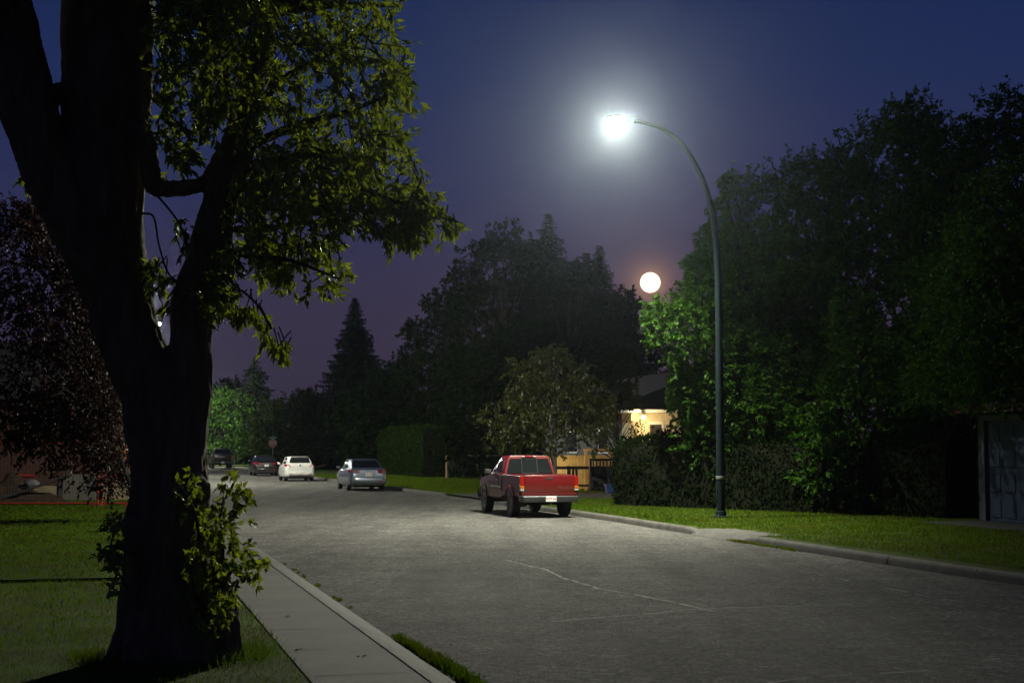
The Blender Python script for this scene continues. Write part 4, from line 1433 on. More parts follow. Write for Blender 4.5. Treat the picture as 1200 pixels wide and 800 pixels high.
# ------------------------------------------------------------------ vehicles  (local: +x forward, +y left, z up, origin on the ground)
def wheel(parent, x, y, R, W, rimm, spokes=6, deep=False):
    sgn = 1 if y > 0 else -1
    bm = bmesh.new()
    r0 = R * 0.64
    prof = [(r0, -W / 2 * .9), (R * .84, -W / 2), (R * .95, -W / 2 * .92), (R, -W / 2 * .7), (R, W / 2 * .7), (R * .95, W / 2 * .92), (R * .84, W / 2), (r0, W / 2 * .9)]
    lathe(bm, prof, 'y', 28, (x, y, R))
    w = build('wheel', bm, M['rubber'], parent, smooth=35)
    bm = bmesh.new()
    yo = y + sgn * W * 0.30
    lathe(bm, [(r0 * 1.005, (sgn * W * .45)), (r0 * .93, sgn * W * .40), (r0 * .9, sgn * W * .1), (0.0, sgn * W * .1)], 'y', 28, (x, y, R))
    for k in range(spokes):
        a_ = 2 * math.pi * k / spokes
        mt = Matrix.Translation((x, yo, R)) @ Matrix.Rotation(a_, 4, 'Y')
        bx(bm, -0.028, 0.028, -0.02, 0.02, 0.03, r0 * 0.97, 0.006, mt, 1)
    lathe(bm, [(0, sgn * -.03), (0.055, sgn * -.03), (0.055, sgn * .03), (0, sgn * .035)], 'y', 12, (x, yo, R))
    bmesh.ops.recalc_face_normals(bm, faces=bm.faces)
    build('rim', bm, rimm, w, smooth=35)
    return w


def cut_arches(o, specs):
    """carve round wheel openings (x, z, r) out of mesh object o"""
    bm = bmesh.new()
    for (x, z, r, y0, y1) in specs:
        lathe(bm, [(0, y0), (r, y0), (r, y1), (0, y1)], 'y', 32, (x, 0, z))
    me = bpy.data.meshes.new('cut'); bm.to_mesh(me); bm.free()
    co_ = bpy.data.objects.new('cut', me); C.objects.link(co_)
    md = o.modifiers.new('b', 'BOOLEAN'); md.object = co_; md.operation = 'DIFFERENCE'; md.solver = 'EXACT'
    dg_ = bpy.context.evaluated_depsgraph_get()
    nm = bpy.data.meshes.new_from_object(o.evaluated_get(dg_))
    o.modifiers.clear()
    old = o.data
    nm.name = old.name
    o.data = nm
    bpy.data.meshes.remove(old)
    bpy.data.objects.remove(co_, do_unlink=True)


def loft(secs, close=True):
    """secs: list of (x, [(y,z) half section from bottom centre to top centre]) mirrored about y=0"""
    bm = bmesh.new()
    rings = []
    for x, hs in secs:
        pts = [(y, z) for y, z in hs] + [(-y, z) for y, z in hs[-2:0:-1]]
        rings.append([bm.verts.new((x if not isinstance(x, (list, tuple)) else x[0], y, z)) for y, z in pts])
    n = len(rings[0])
    for r0, r1 in zip(rings, rings[1:]):
        for k in range(n):
            bm.faces.new((r0[k], r0[(k + 1) % n], r1[(k + 1) % n], r1[k]))
    bm.faces.new(rings[0]); bm.faces.new(rings[-1][::-1])
    bmesh.ops.recalc_face_normals(bm, faces=bm.faces)
    return bm


def quad_panel(bm, a, b, c, d, th=0.008, inset=0.0, nx=1, ny=1):
    """thin glass panel on corners a b c d (counter-clockwise seen from outside)"""
    a, b, c, d = (Vector(q) for q in (a, b, c, d))
    n = (b - a).cross(d - a).normalized()
    cen = (a + b + c + d) / 4
    pts = [p + (cen - p) * inset for p in (a, b, c, d)]
    lo = [bm.verts.new(p - n * th) for p in pts]
    hi = [bm.verts.new(p + n * th) for p in pts]
    bm.faces.new(hi)
    bm.faces.new(lo[::-1])
    for i in range(4):
        j = (i + 1) % 4
        bm.faces.new((lo[i], lo[j], hi[j], hi[i]))
    return bm


def saloon(base, rz, label, paint, kind='sedan', plate='', group=None, name='parked_car', emblem=True, mirror=True, rimm='rim'):
    """sedan or hatchback, seen mostly from behind"""
    root = empty(name, base, rz)
    tag(root, label, 'car', group)
    hb = kind == 'hatch'
    W = 0.89
    Lr, Lf = (-2.12, 2.25) if hb else (-2.30, 2.28)
    wb0, wb1 = -1.32, 1.32
    R = 0.315
    belt = 0.93

    def hs(w, zb, zm, zt, crown):
        return [(0, zb), (w * .80, zb), (w * .95, zb + .06), (w * .995, (zb + zm) / 2), (w, zm), (w * .985, zt - .10), (w * .93, zt - .02), (w * .84, zt), (w * .4, zt + crown), (0, zt + crown * 1.2)]
    tb = 1.0 if hb else 1.02                  # deck height at the tail
    secs = [
        (Lr + .00, hs(W * .80, .36, .52, .66, .00)),
        (Lr + .02, hs(W * .89, .30, .56, .93 if not hb else .92, .01)),
        (Lr + .09, hs(W * .95, .26, .60, 1.0 if not hb else .98, .01)),
        (Lr + .28, hs(W * .98, .22, .62, tb, .015)),
        (Lr + .60, hs(W, .20, .62, tb + .005, .02)),
        (wb0 + .3, hs(W, .20, .62, tb - .01, .03)),
        (0.0, hs(W, .20, .62, belt + .03, .03)),
        (0.9, hs(W, .20, .62, belt + .02, .05)),
        (1.25, hs(W * .99, .20, .62, belt - .02, .06)),
        (1.75, hs(W * .96, .22, .58, belt - .12, .05)),
        (2.05, hs(W * .88, .24, .52, .70, .04)),
        (Lf, hs(W * .68, .30, .46, .56, .02)),
    ]
    bm = loft(secs)
    body = build('body', bm, M[paint], root)
    cut_arches(body, [(wb0, R, .375, .60, 1.2), (wb0, R, .375, -1.2, -.60), (wb1, R, .375, .60, 1.2), (wb1, R, .375, -1.2, -.60)])
    b_ = bmesh.new(); b_.from_mesh(body.data)
    b_.normal_update()
    for f in b_.faces: f.smooth = True
    for e in b_.edges:
        if len(e.link_faces) == 2: e.smooth = e.calc_face_angle(0) < math.radians(38)
    b_.to_mesh(body.data); b_.free()
    # greenhouse
    zr = 1.45 if not hb else 1.46
    if hb:
        bel = [(-1.98, .70), (-1.70, .78), (0.2, .80), (1.10, .74), (1.25, .60)]
        top = [(-1.60, .56), (-1.30, .62), (-0.1, .655), (.30, .61), (.42, .50)]
    else:
        bel = [(-1.80, .70), (-1.45, .80), (0.2, .80), (1.05, .75), (1.22, .62)]
        top = [(-1.02, .57), (-.74, .64), (-.1, .665), (.22, .62), (.36, .50)]
    bm = bmesh.new()
    zb_ = tb - .03
    lay = []
    for k_2 in range(5):
        t = k_2 / 4
        ring = []
        for (xb, yb), (xt, yt) in zip(bel, top):
            z = zb_ + (zr - .05 - zb_) * t
            bulge = 0.025 * math.sin(math.pi * t)
            ring.append((xb + (xt - xb) * t, yb + (yt - yb) * t + bulge, z))
        full = ring + [(x, -y, z) for x, y, z in ring[::-1]]
        lay.append([bm.verts.new(p) for p in full])
    ring = [(x * .96 - .01, y * .82, zr - .012) for (x, y) in top]
    lay.append([bm.verts.new(p) for p in ring + [(x, -y, z) for x, y, z in ring[::-1]]])
    ring = [(x * .8 - .05, y * .4, zr) for (x, y) in top]
    lay.append([bm.verts.new(p) for p in ring + [(x, -y, z) for x, y, z in ring[::-1]]])
    n = len(lay[0])
    for r0, r1 in zip(lay, lay[1:]):
        for k in range(n):
            bm.faces.new((r0[k], r0[(k + 1) % n], r1[(k + 1) % n], r1[k]))
    bm.faces.new(lay[-1]); bm.faces.new(lay[0][::-1])
    bmesh.ops.recalc_face_normals(bm, faces=bm.faces)
    build('cabin', bm, M[paint], root, smooth=40)

    def P_(i, t, s=1, out=0.0):
        (xb, yb), (xt, yt) = bel[i], top[i]
        z = zb_ + (zr - .05 - zb_) * t
        return Vector((xb + (xt - xb) * t, s * (yb + (yt - yb) * t + .025 * math.sin(math.pi * t) + out), z))
    # rear screen, three columns so it curves with the cabin
    bm = bmesh.new()
    lo_t, hi_t = (.30, .90) if hb else (.16, .92)
    ca = []
    for t in (lo_t, (lo_t + hi_t) / 2, hi_t):
        e = P_(0, t)
        dx = -.030
        nar = .93 if not hb else .90
        ca.append([Vector((e.x + dx, e.y * nar, e.z)), Vector((e.x + dx - .02, e.y * .4, e.z)), Vector((e.x + dx - .02, -e.y * .4, e.z)), Vector((e.x + dx, -e.y * nar, e.z))])
    for i in range(2):
        for j in range(3):
            quad_panel(bm, ca[i][j], ca[i + 1][j], ca[i + 1][j + 1], ca[i][j + 1], .004)
    build('rear_window', bm, M['glass'], root)
    # windscreen
    bm = bmesh.new()
    a0_, a1_ = P_(4, .1), P_(4, .92)
    quad_panel(bm, (a0_.x + .03, a0_.y * .95, a0_.z), (a0_.x + .03, -a0_.y * .95, a0_.z), (a1_.x + .02, -a1_.y * .95, a1_.z), (a1_.x + .02, a1_.y * .95, a1_.z), .006)
    build('windscreen', bm, M['glass'], root)
    # side windows
    for s in (1, -1):
        for (i0, f0, i1, f1) in ((1, .12, 2, -.25), (2, .05, 3, .0)):
            bm = bmesh.new()
            pts = []
            for t in (.14, .93):
                for (i, ff) in ((i0, f0), (i1, f1)):
                    p = P_(i, t, s, .012)
                    q = P_(min(4, i + 1), t, s, .012) if ff >= 0 else P_(i - 1, t, s, .012)
                    pts.append(p.lerp(q, abs(ff)))
            c = [pts[0], pts[1], pts[3], pts[2]]
            if s < 0: c = c
            else: c = c[::-1]
            quad_panel(bm, *c, .004)
            build('side_window', bm, M['glass'], root)
    # tail lights wrap the corners
    for s in (1, -1):
        bm = bmesh.new()
        if hb:
            hexa(bm, [(Lr - .01, s * .56, .84), (Lr + .05, s * .83, .85), (Lr + .36, s * .905, .90), (Lr + .3, s * .5, .86),
                      (Lr + .03, s * .60, .96), (Lr + .09, s * .82, 1.0), (Lr + .40, s * .885, 1.02), (Lr + .3, s * .54, .97)], .012, 2)
        else:
            hexa(bm, [(Lr - .02, s * .43, .80), (Lr + .03, s * .81, .78), (Lr + .32, s * .905, .82), (Lr + .3, s * .4, .8),
                      (Lr + .00, s * .41, .945), (Lr + .05, s * .80, .965), (Lr + .32, s * .90, .965), (Lr + .3, s * .4, .94)], .012, 2)
        bmesh.ops.recalc_face_normals(bm, faces=bm.faces)
        build('tail_light', bm, M['redlens'], root)
    # bumper, reflectors, plate, emblem
    bm = bmesh.new()
    hexa(bm, [(Lr - .03, .66, .36), (Lr - .03, -.66, .36), (Lr + .25, -.84, .36), (Lr + .25, .84, .36),
              (Lr - .02, .68, .60), (Lr - .02, -.68, .60), (Lr + .25, -.86, .60), (Lr + .25, .86, .60)], .035, 3)
    build('rear_bumper', bm, M[paint], root, smooth=40)
    bm = bmesh.new()
    hexa(bm, [(Lr - .015, .60, .24), (Lr - .015, -.60, .24), (Lr + .3, -.8, .22), (Lr + .3, .8, .22),
              (Lr - .022, .64, .37), (Lr - .022, -.64, .37), (Lr + .3, -.83, .37), (Lr + .3, .83, .37)], .02, 2)
    build('diffuser', bm, M['plastic'], root)
    for s in (1, -1):
        bm = bmesh.new()
        bx(bm, Lr - .042, Lr - .02, s * .56 - .09, s * .56 + .09, .42, .45, .004)
        build('reflector', bm, M['redlens'], root)
    pz = .74 if not hb else .50
    px_ = Lr - .012 if not hb else Lr - .045
    bm = bmesh.new()
    bx(bm, px_ - .008, px_ + .035, -.155, .155, pz - .078, pz + .078, .004)
    pl = build('licence_plate', bm, M['plate'], root)
    if plate:
        text_mesh('lettering', plate, .10, M['platetext'], pl, Matrix.Translation((px_ - .010, 0, pz)) @ Matrix.Rotation(-math.pi / 2, 4, 'Z') @ Matrix.Rotation(math.pi / 2, 4, 'X'), .001)
    if emblem:
        bm = bmesh.new()
        lathe(bm, [(0, -.012), (.055, -.012), (.058, 0), (.055, .012), (0, .012)], 'x', 18, (Lr + .025, 0, .87 if not hb else .93))
        build('emblem', bm, M['emblem'], root)
    if not hb:
        bm = bmesh.new(); bx(bm, Lr + .02, Lr + .05, -.7, .7, .665, .672); build('boot_seam', bm, M['plastic'], root)
    else:
        bm = bmesh.new()
        hexa(bm, [(-1.76, .50, 1.41), (-1.76, -.50, 1.41), (-1.3, -.56, 1.43), (-1.3, .56, 1.43),
                  (-1.80, .48, 1.44), (-1.80, -.48, 1.44), (-1.3, -.54, 1.47), (-1.3, .54, 1.47)], .012, 2)
        build('spoiler', bm, M[paint], root, smooth=40)
    for s in (1, -1):
        bm = bmesh.new()
        hexa(bm, [(.78, s * .84, .97), (.90, s * .86, .98), (.92, s * 1.02, 1.0), (.80, s * 1.03, .99),
                  (.78, s * .85, 1.08), (.88, s * .86, 1.09), (.90, s * 1.01, 1.11), (.80, s * 1.02, 1.11)], .02, 2)
        bmesh.ops.recalc_face_normals(bm, faces=bm.faces)
        build('mirror', bm, M[paint], root, smooth=50)
        for xh in (.10, -.92):
            bm = bmesh.new(); bx(bm, xh - .09, xh + .09, s * .885 - .012, s * .885 + .022, .80, .825, .008); build('door_handle', bm, M[paint], root)
    bm = bmesh.new(); bx(bm, Lr + .25, Lf - .35, -.62, .62, .16, .30); build('underbody', bm, M['underbody'], root)
    for x in (wb0, wb1):
        for s in (1, -1):
            wheel(root, x, s * (W - .125), R, .205, M[rimm], 10 if not hb else 7)
    return root


HEAD = math.atan2(UY, UX)


def on_road(lat, al):
    return road(lat, al, 0.004)


saloon(on_road(11.35, 68.4), HEAD, 'silver blue sedan parked at the right kerb before the hedge', 'silver', 'sedan', 'VR 4K', 'cars parked along the right kerb')
saloon(on_road(10.75, 88.6), HEAD, 'white hatchback parked in front of the dark sedan', 'white', 'hatch', 'YT 27', 'cars parked along the right kerb')
saloon(on_road(10.55, 106.3), HEAD, 'dark sedan parked beyond the white hatchback', 'black', 'sedan', 'KM 61', 'cars parked along the right kerb', emblem=False)


def pickup(base, rz, label, paint, R=0.37, scale=1.0, badge=True, cap=False, plate='VTT 64', group=None, mirrors=True):
    """compact extended-cab 4x4 pickup"""
    root = empty('pickup_truck', base, rz)
    root.scale = (scale,) * 3
    tag(root, label, 'pickup truck', group)
    W = .87
    xr = -1.42                                # rear axle; tail about -2.45
    xf = 1.55
    # cargo bed: two sides, floor, front wall
    for s in (1, -1):
        bm = bmesh.new()
        hexa(bm, [(-2.42, s * (W - .10), .60), (-2.42, s * (W - .015), .60), (-.52, s * W, .56), (-.52, s * (W - .10), .56),
                  (-2.42, s * (W - .13), 1.17), (-2.42, s * (W - .055), 1.17), (-.52, s * (W - .04), 1.19), (-.52, s * (W - .13), 1.19)], .03, 3)
        bmesh.ops.recalc_face_normals(bm, faces=bm.faces)
        bed = build('bed_side', bm, M[paint], root)
        cut_arches(bed, [(xr, R + .03, .47, *sorted((s * .5, s * 1.2)))])
    bm = bmesh.new()
    bx(bm, -2.36, -.56, -.76, .76, .62, .70); bx(bm, -.60, -.55, -.78, .78, .70, 1.16)
    for s in (1, -1): bx(bm, xr - .4, xr + .4, s * .66 - .10, s * .66 + .10, .70, .92, .03)
    build('bed_liner', bm, M['plastic'], root)
    # flared arch lips
    for x in (xr, xf):
        for s in (1, -1):
            bm = bmesh.new()
            pts = []
            for k in range(13):
                a_ = math.pi * (0.02 + .96 * k / 12)
                pts.append((x + math.cos(a_) * .475, s * (W + .004), R + .03 + math.sin(a_) * .475))
            tube(bm, pts, .015, 6)
            build('arch_flare', bm, M[paint], root, smooth=60)
    # tailgate
    bm = bmesh.new()
    bx(bm, -2.47, -2.41, -.715, .715, .70, 1.175, .018, None, 3)
    tg = build('tailgate', bm, M[paint], root, smooth=40)
    bm = bmesh.new(); bx(bm, -2.476, -2.46, -.09, .09, 1.05, 1.105, .006); build('handle', bm, M['plastic'], tg)
    if badge:
        text_mesh('lettering', 'MAZDA', .125, M['badge'], tg, Matrix.Translation((-2.472, -.47, .82)) @ Matrix.Rotation(-math.pi / 2, 4, 'Z') @ Matrix.Rotation(math.pi / 2, 4, 'X'), .003, 1.02)
    bm = bmesh.new()
    hexa(bm, [(-2.46, .80, .60), (-2.46, -.80, .60), (-2.36, -.83, .60), (-2.36, .83, .60), (-2.475, .80, .695), (-2.475, -.80, .695), (-2.36, -.83, .695), (-2.36, .83, .695)], .012, 2)
    build('rear_valance', bm, M[paint], root)
    for s in (1, -1):
        bm = bmesh.new(); bx(bm, -2.475, -2.36, s * .785 - .062, s * .785 + .062, .885, 1.14, .012, None, 2); tl = build('tail_light', bm, M['redlens'], root)
        bm = bmesh.new(); bx(bm, -2.478, -2.365, s * .785 - .060, s * .785 + .060, .80, .883, .010, None, 2); build('indicator', bm, M['amberlens'], tl)
        bm = bmesh.new(); bx(bm, -2.474, -2.365, s * .785 - .058, s * .785 + .058, .745, .798, .010, None, 2); build('reversing_light', bm, M['clearlens'], tl)
    # bumper with recessed plate
    bm = bmesh.new()
    hexa(bm, [(-2.60, .78, .43), (-2.60, -.78, .43), (-2.34, -.86, .45), (-2.34, .86, .45), (-2.62, .80, .60), (-2.62, -.80, .60), (-2.34, -.87, .60), (-2.34, .87, .60)], .022, 3)
    bp = build('rear_bumper', bm, M['chrome'], root, smooth=35)
    bm = bmesh.new(); bx(bm, -2.625, -2.59, -.22, .22, .455, .585, .008); build('step_pad', bm, M['plastic'], bp)
    bm = bmesh.new(); bx(bm, -2.637, -2.622, -.155, .155, .45, .605, .004); pl = build('licence_plate', bm, M['plate'], root)
    if plate:
        text_mesh('lettering', plate, .095, M['platetext'], pl, Matrix.Translation((-2.639, 0, .522)) @ Matrix.Rotation(-math.pi / 2, 4, 'Z') @ Matrix.Rotation(math.pi / 2, 4, 'X'), .001)
    # lower cab and nose
    def hs(w, zb, zt, cr_=0.02):
        return [(0, zb), (w * .88, zb), (w * .97, zb + .05), (w, zb + .25), (w * .995, zt - .18), (w * .965, zt - .03), (w * .90, zt), (0, zt + cr_)]
    secs = [(-.50, hs(W * .995, .48, 1.17)), (-.3, hs(W, .46, 1.18)), (.9, hs(W, .46, 1.17)), (1.0, hs(W, .46, 1.15)), (1.5, hs(W * .99, .48, 1.10, .05)), (2.15, hs(W * .96, .48, 1.04, .05)), (2.38, hs(W * .90, .5, .96, .03)), (2.44, hs(W * .84, .54, .88, .0))]
    bm = loft(secs)
    cb = build('cab_body', bm, M[paint], root)
    cut_arches(cb, [(xf, R + .03, .47, .5, 1.2), (xf, R + .03, .47, -1.2, -.5)])
    b_ = bmesh.new(); b_.from_mesh(cb.data); b_.normal_update()
    for f in b_.faces: f.smooth = True
    for e in b_.edges:
        if len(e.link_faces) == 2: e.smooth = e.calc_face_angle(0) < math.radians(35)
    b_.to_mesh(cb.data); b_.free()
    # cab top
    bel = [(-.49, .76), (-.35, .81), (.6, .82), (.98, .78)]
    top = [(-.36, .60), (-.22, .66), (.22, .66), (.38, .60)]
    zb_, zr = 1.165, 1.72
    bm = bmesh.new(); lay = []
    for k_3 in range(4):
        t = k_3 / 3
        ring = [(xb + (xt - xb) * t, yb + (yt - yb) * t + .02 * math.sin(math.pi * t), zb_ + (zr - .05 - zb_) * t) for (xb, yb), (xt, yt) in zip(bel, top)]
        lay.append([bm.verts.new(p) for p in ring + [(x, -y, z) for x, y, z in ring[::-1]]])
    for kx, ky, dz in ((.95, .88, -.015), (.75, .5, 0)):
        ring = [(x * kx, y * ky, zr + dz) for x, y in top]
        lay.append([bm.verts.new(p) for p in ring + [(x, -y, z) for x, y, z in ring[::-1]]])
    n = len(lay[0])
    for r0, r1 in zip(lay, lay[1:]):
        for k in range(n):
            bm.faces.new((r0[k], r0[(k + 1) % n], r1[(k + 1) % n], r1[k]))
    bm.faces.new(lay[-1]); bm.faces.new(lay[0][::-1])
    bmesh.ops.recalc_face_normals(bm, faces=bm.faces)
    build('cab_roof', bm, M[paint], root, smooth=40)

    def P_(i, t, s=1, out=0.0):
        (xb, yb), (xt, yt) = bel[i], top[i]
        return Vector((xb + (xt - xb) * t, s * (yb + (yt - yb) * t + .02 * math.sin(math.pi * t) + out), zb_ + (zr - .05 - zb_) * t))
    a0_, a1_ = P_(0, .06), P_(0, .90)
    bm = bmesh.new()
    quad_panel(bm, (a0_.x - .012, a0_.y * .93, a0_.z), (a1_.x - .012, a1_.y * .93, a1_.z), (a1_.x - .012, -a1_.y * .93, a1_.z), (a0_.x - .012, -a0_.y * .93, a0_.z), .006)
    rw = build('rear_window', bm, M['glass'], root)
    bm = bmesh.new()
    for yy in (.235, -.235):
        tube(bm, [(a0_.x - .024, yy, a0_.z + .01), (a1_.x - .024, yy * .98, a1_.z - .01)], .013, 6)
    for t in (.07, .89):
        q = P_(0, t)
        tube(bm, [(q.x - .022, .235, q.z), (q.x - .022, -.235, q.z)], .010, 6)
    build('slider_frame', bm, M['chrome'], rw)
    bm = bmesh.new()
    b0_, b1_ = P_(3, .06), P_(3, .92)
    quad_panel(bm, (b0_.x + .02, b0_.y * .95, b0_.z), (b0_.x + .02, -b0_.y * .95, b0_.z), (b1_.x + .02, -b1_.y * .95, b1_.z), (b1_.x + .02, b1_.y * .95, b1_.z), .006)
    build('windscreen', bm, M['glass'], root)
    for s in (1, -1):
        for (i0, f0, i1, f1) in ((1, .02, 2, -.62), (1, .44, 2, .25)):
            bm = bmesh.new(); pts = []
            for t in (.10, .92):
                for (i, ff) in ((i0, f0), (i1, f1)):
                    p = P_(i, t, s, .012); q = P_(i + 1, t, s, .012) if ff >= 0 else P_(i - 1, t, s, .012)
                    pts.append(p.lerp(q, abs(ff)))
            c = [pts[0], pts[1], pts[3], pts[2]]
            quad_panel(bm, *(c if s < 0 else c[::-1]), .004)
            build('side_window', bm, M['glass'], root)
        bm = bmesh.new()
        hexa(bm, [(.62, s * .86, 1.16), (.72, s * .86, 1.16), (.74, s * 1.06, 1.17), (.66, s * 1.06, 1.17),
                  (.62, s * .86, 1.30), (.70, s * .86, 1.30), (.72, s * 1.05, 1.33), (.66, s * 1.05, 1.33)], .02, 2)
        bmesh.ops.recalc_face_normals(bm, faces=bm.faces)
        build('mirror', bm, M['plastic'], root, smooth=50)
        for xs in (-.16, .84):
            bm = bmesh.new(); bx(bm, xs - .006, xs + .006, *sorted((s * .8655, s * .8735)), .62, 1.0); build('door_seam', bm, M['plastic'], root)
        bm = bmesh.new(); bx(bm, -.45, 1.05, *sorted((s * .862, s * .879)), .74, .79, .004); build('side_moulding', bm, M['plastic'], root)
        bm = bmesh.new(); bx(bm, -.02, .14, s * .875 - .012, s * .875 + .014, 1.0, 1.035, .008); build('door_handle', bm, M['plastic'], root)
        bm = bmesh.new(); bx(bm, xr - .62, xr - .605, s * .66 - .12, s * .66 + .14, .30, .66, .003); build('mud_flap', bm, M['rubber'], root)
        bm = bmesh.new(); bx(bm, 2.36, 2.45, s * .62 - .12, s * .62 + .12, .74, .88, .015); build('headlight', bm, M['clearlens'], root)
    bm = bmesh.new(); bx(bm, -.40, -.33, -.12, .12, 1.665, 1.70, .006); hb_ = build('brake_light', bm, M['redlens'], root)
    for s in (1, -1):
        bm = bmesh.new(); bx(bm, -.402, -.334, s * .17 - .045, s * .17 + .045, 1.667, 1.698, .006); build('cargo_lamp', bm, M['clearlens'], hb_)
    bm = bmesh.new()
    hexa(bm, [(2.36, .86, .44), (2.36, -.86, .44), (2.56, -.74, .44), (2.56, .74, .44), (2.36, .87, .62), (2.36, -.87, .62), (2.57, -.75, .62), (2.57, .75, .62)], .02, 2)
    build('front_bumper', bm, M['chrome'], root)
    # frame, axle, differential, exhaust
    bm = bmesh.new()
    for s in (1, -1): bx(bm, -2.3, 2.2, s * .42 - .04, s * .42 + .04, .44, .56)
    bx(bm, -2.30, -2.22, -.42, .42, .44, .54); bx(bm, -.45, 1.1, -.60, .60, .42, .56)
    tube(bm, [(xr, -.7, R), (xr, .7, R)], .055, 10)
    tube(bm, [(xf, -.7, R), (xf, .7, R)], .05, 10)
    lathe(bm, [(0, -.16), (.09, -.14), (.15, -.03), (.15, .05), (.08, .14), (0, .15)], 'x', 14, (xr, .12, R))
    tube(bm, [(-.4, -.3, .42), (-1.9, -.45, .40), (-2.35, -.55, .40)], .035, 8)
    bx(bm, -2.62, -2.3, -.03, .03, .36, .42); 
    build('chassis', bm, M['underbody'], root)
    for x in (xr, xf):
        for s in (1, -1):
            wheel(root, x, s * .745, R, .25, M['rim'], 5)
    if cap:
        bm = bmesh.new()
        hexa(bm, [(-2.42, .80, 1.175), (-2.42, -.80, 1.175), (-.52, -.81, 1.19), (-.52, .81, 1.19), (-2.30, .64, 1.70), (-2.30, -.64, 1.70), (-.54, -.64, 1.73), (-.54, .64, 1.73)], .04, 3)
        cp = build('bed_canopy', bm, M[paint], root, smooth=40)
        bm = bmesh.new()
        quad_panel(bm, (-2.415, .68, 1.26), (-2.335, .58, 1.62), (-2.335, -.58, 1.62), (-2.415, -.68, 1.26), .006)
        build('window', bm, M['glass'], cp)
    return root


pickup(on_road(11.72, 41.2), HEAD, 'red raised pickup truck with wide tailgate parked at the right kerb', 'red', group='pickups on the street')
pickup(on_road(10.4, 147.5), HEAD, 'dark pickup truck parked at the far end of the street', 'charcoal', scale=1.14, badge=False, cap=True, plate='', group='pickups on the street')


# ------------------------------------------------------------------ right side: house, fences, garage
def rbox(bm, l0, l1, a0, a1, z0, z1, bev=0.0):
    """box aligned with the street (lat, along)"""
    hexa(bm, [road(l0, a0, z0), road(l1, a0, z0), road(l1, a1, z0), road(l0, a1, z0), road(l0, a0, z1), road(l1, a0, z1), road(l1, a1, z1), road(l0, a1, z1)], bev)


def local(o, origin):
    """shift a mesh built in world coordinates so its parent can sit at origin"""
    o.data.transform(Matrix.Translation(-Vector(origin)))
    return o


class Grp:
    """a thing whose parts are modelled in world coordinates"""
    def __init__(self, name, origin, label, cat, group=None):
        self.o = Vector(origin)
        self.root = empty(name, origin)
        tag(self.root, label, cat, group)

    def part(self, name, fn, m, parent=None, smooth=None):
        bm = bmesh.new()
        fn(bm)
        bmesh.ops.recalc_face_normals(bm, faces=bm.faces)
        return local(build(name, bm, m, parent or self.root, smooth), self.o)


# house beyond the driveway, porch wall facing us
HA = la(at(740, 520, 63.0))
hl, ha = HA[0], HA[1]
HG = Grp('house', road(hl + 3, ha + 6, LZ), 'house with cream porch wall lit by a warm lamp above the hedge', 'house')
eave = at(760, 483, 63.0).z
HG.part('wall', lambda b: rbox(b, hl + .01, hl + 9, ha + 1.2, ha + 13, LZ, eave - .05), M['greysiding'])
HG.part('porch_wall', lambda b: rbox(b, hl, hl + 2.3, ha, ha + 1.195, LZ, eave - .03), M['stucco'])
HG.part('porch_roof', lambda b: rbox(b, hl - .35, hl + 2.5, ha - .55, ha + 1.19, eave - .02, eave + .12), M['trimwhite'])


def hroof(b):
    z0, z1 = eave - .03, eave + 2.1
    l0, l1, a0, a1 = hl - 1.1, hl + 9.4, ha + .7, ha + 13.5
    lm = (l0 + l1) / 2
    v = [road(l0, a0, z0), road(l1, a0, z0), road(lm, a0, z1), road(l0, a1, z0), road(l1, a1, z0), road(lm, a1, z1)]
    vs = [b.verts.new(q) for q in v]
    for f in ((0, 1, 2), (3, 5, 4), (0, 2, 5, 3), (1, 4, 5, 2), (0, 3, 4, 1)):
        b.faces.new([vs[i] for i in f])


HG.part('roof', hroof, M['shingle'])
dl0, dl1 = la(at(764, 500, 63.0))[0], la(at(779, 500, 63.0))[0]
dz1 = at(770, 497, 63.0).z
dr = HG.part('door', lambda b: rbox(b, dl0, dl1, ha - .03, ha + .02, LZ + .3, dz1, .01), M['darkwood'])
HG.part('frame', lambda b: (rbox(b, dl0 - .07, dl1 + .07, ha - .05, ha - .001, dz1 + .003, dz1 + .12), rbox(b, dl1 + .003, dl1 + .09, ha - .05, ha - .001, LZ + .3, dz1)), M['trimwhite'], dr)
for (a0, a1) in ((ha + 3.0, ha + 4.4), (ha + 7.5, ha + 9.2)):
    wf = HG.part('window', lambda b: rbox(b, hl - .03, hl + .02, a0, a1, 1.7, 2.8), M['trimwhite'])
    HG.part('pane', lambda b: rbox(b, hl - .045, hl - .032, a0 + .08, a1 - .08, 1.78, 2.72), M['window'], wf)
for k in range(3):
    HG.part('step', lambda b, k=k: rbox(b, dl0 - .3, dl1 + .3, ha - .35 * (3 - k), ha - .001 - (0.003 * k), LZ, LZ + .15 * (k + 1) - .02), M['concrete'])
# porch lamp
lpos = at(754, 488, 62.3)
PL = empty('porch_lamp', lpos)
tag(PL, 'glowing warm porch lamp under the eave of the cream wall', 'lamp')
bm = bmesh.new(); bx(bm, -.06, .06, .02, .10, -.03, .14, .01); build('bracket', bm, M['plastic'], PL)
bm = bmesh.new(); lathe(bm, [(0, -.09), (.05, -.08), (.075, -.03), (.07, .03), (.03, .06), (0, .06)], 'z', 14); build('bulb', bm, M['bulb'], PL, smooth=180)
ld = bpy.data.lights.new('porch_light', 'POINT'); ld.energy = 170; ld.color = (1.0, .70, .32); ld.shadow_soft_size = .08
lo = bpy.data.objects.new('porch_light', ld); C.objects.link(lo); lo.parent = PL; lo.location = (-.02, -.16, -.10)

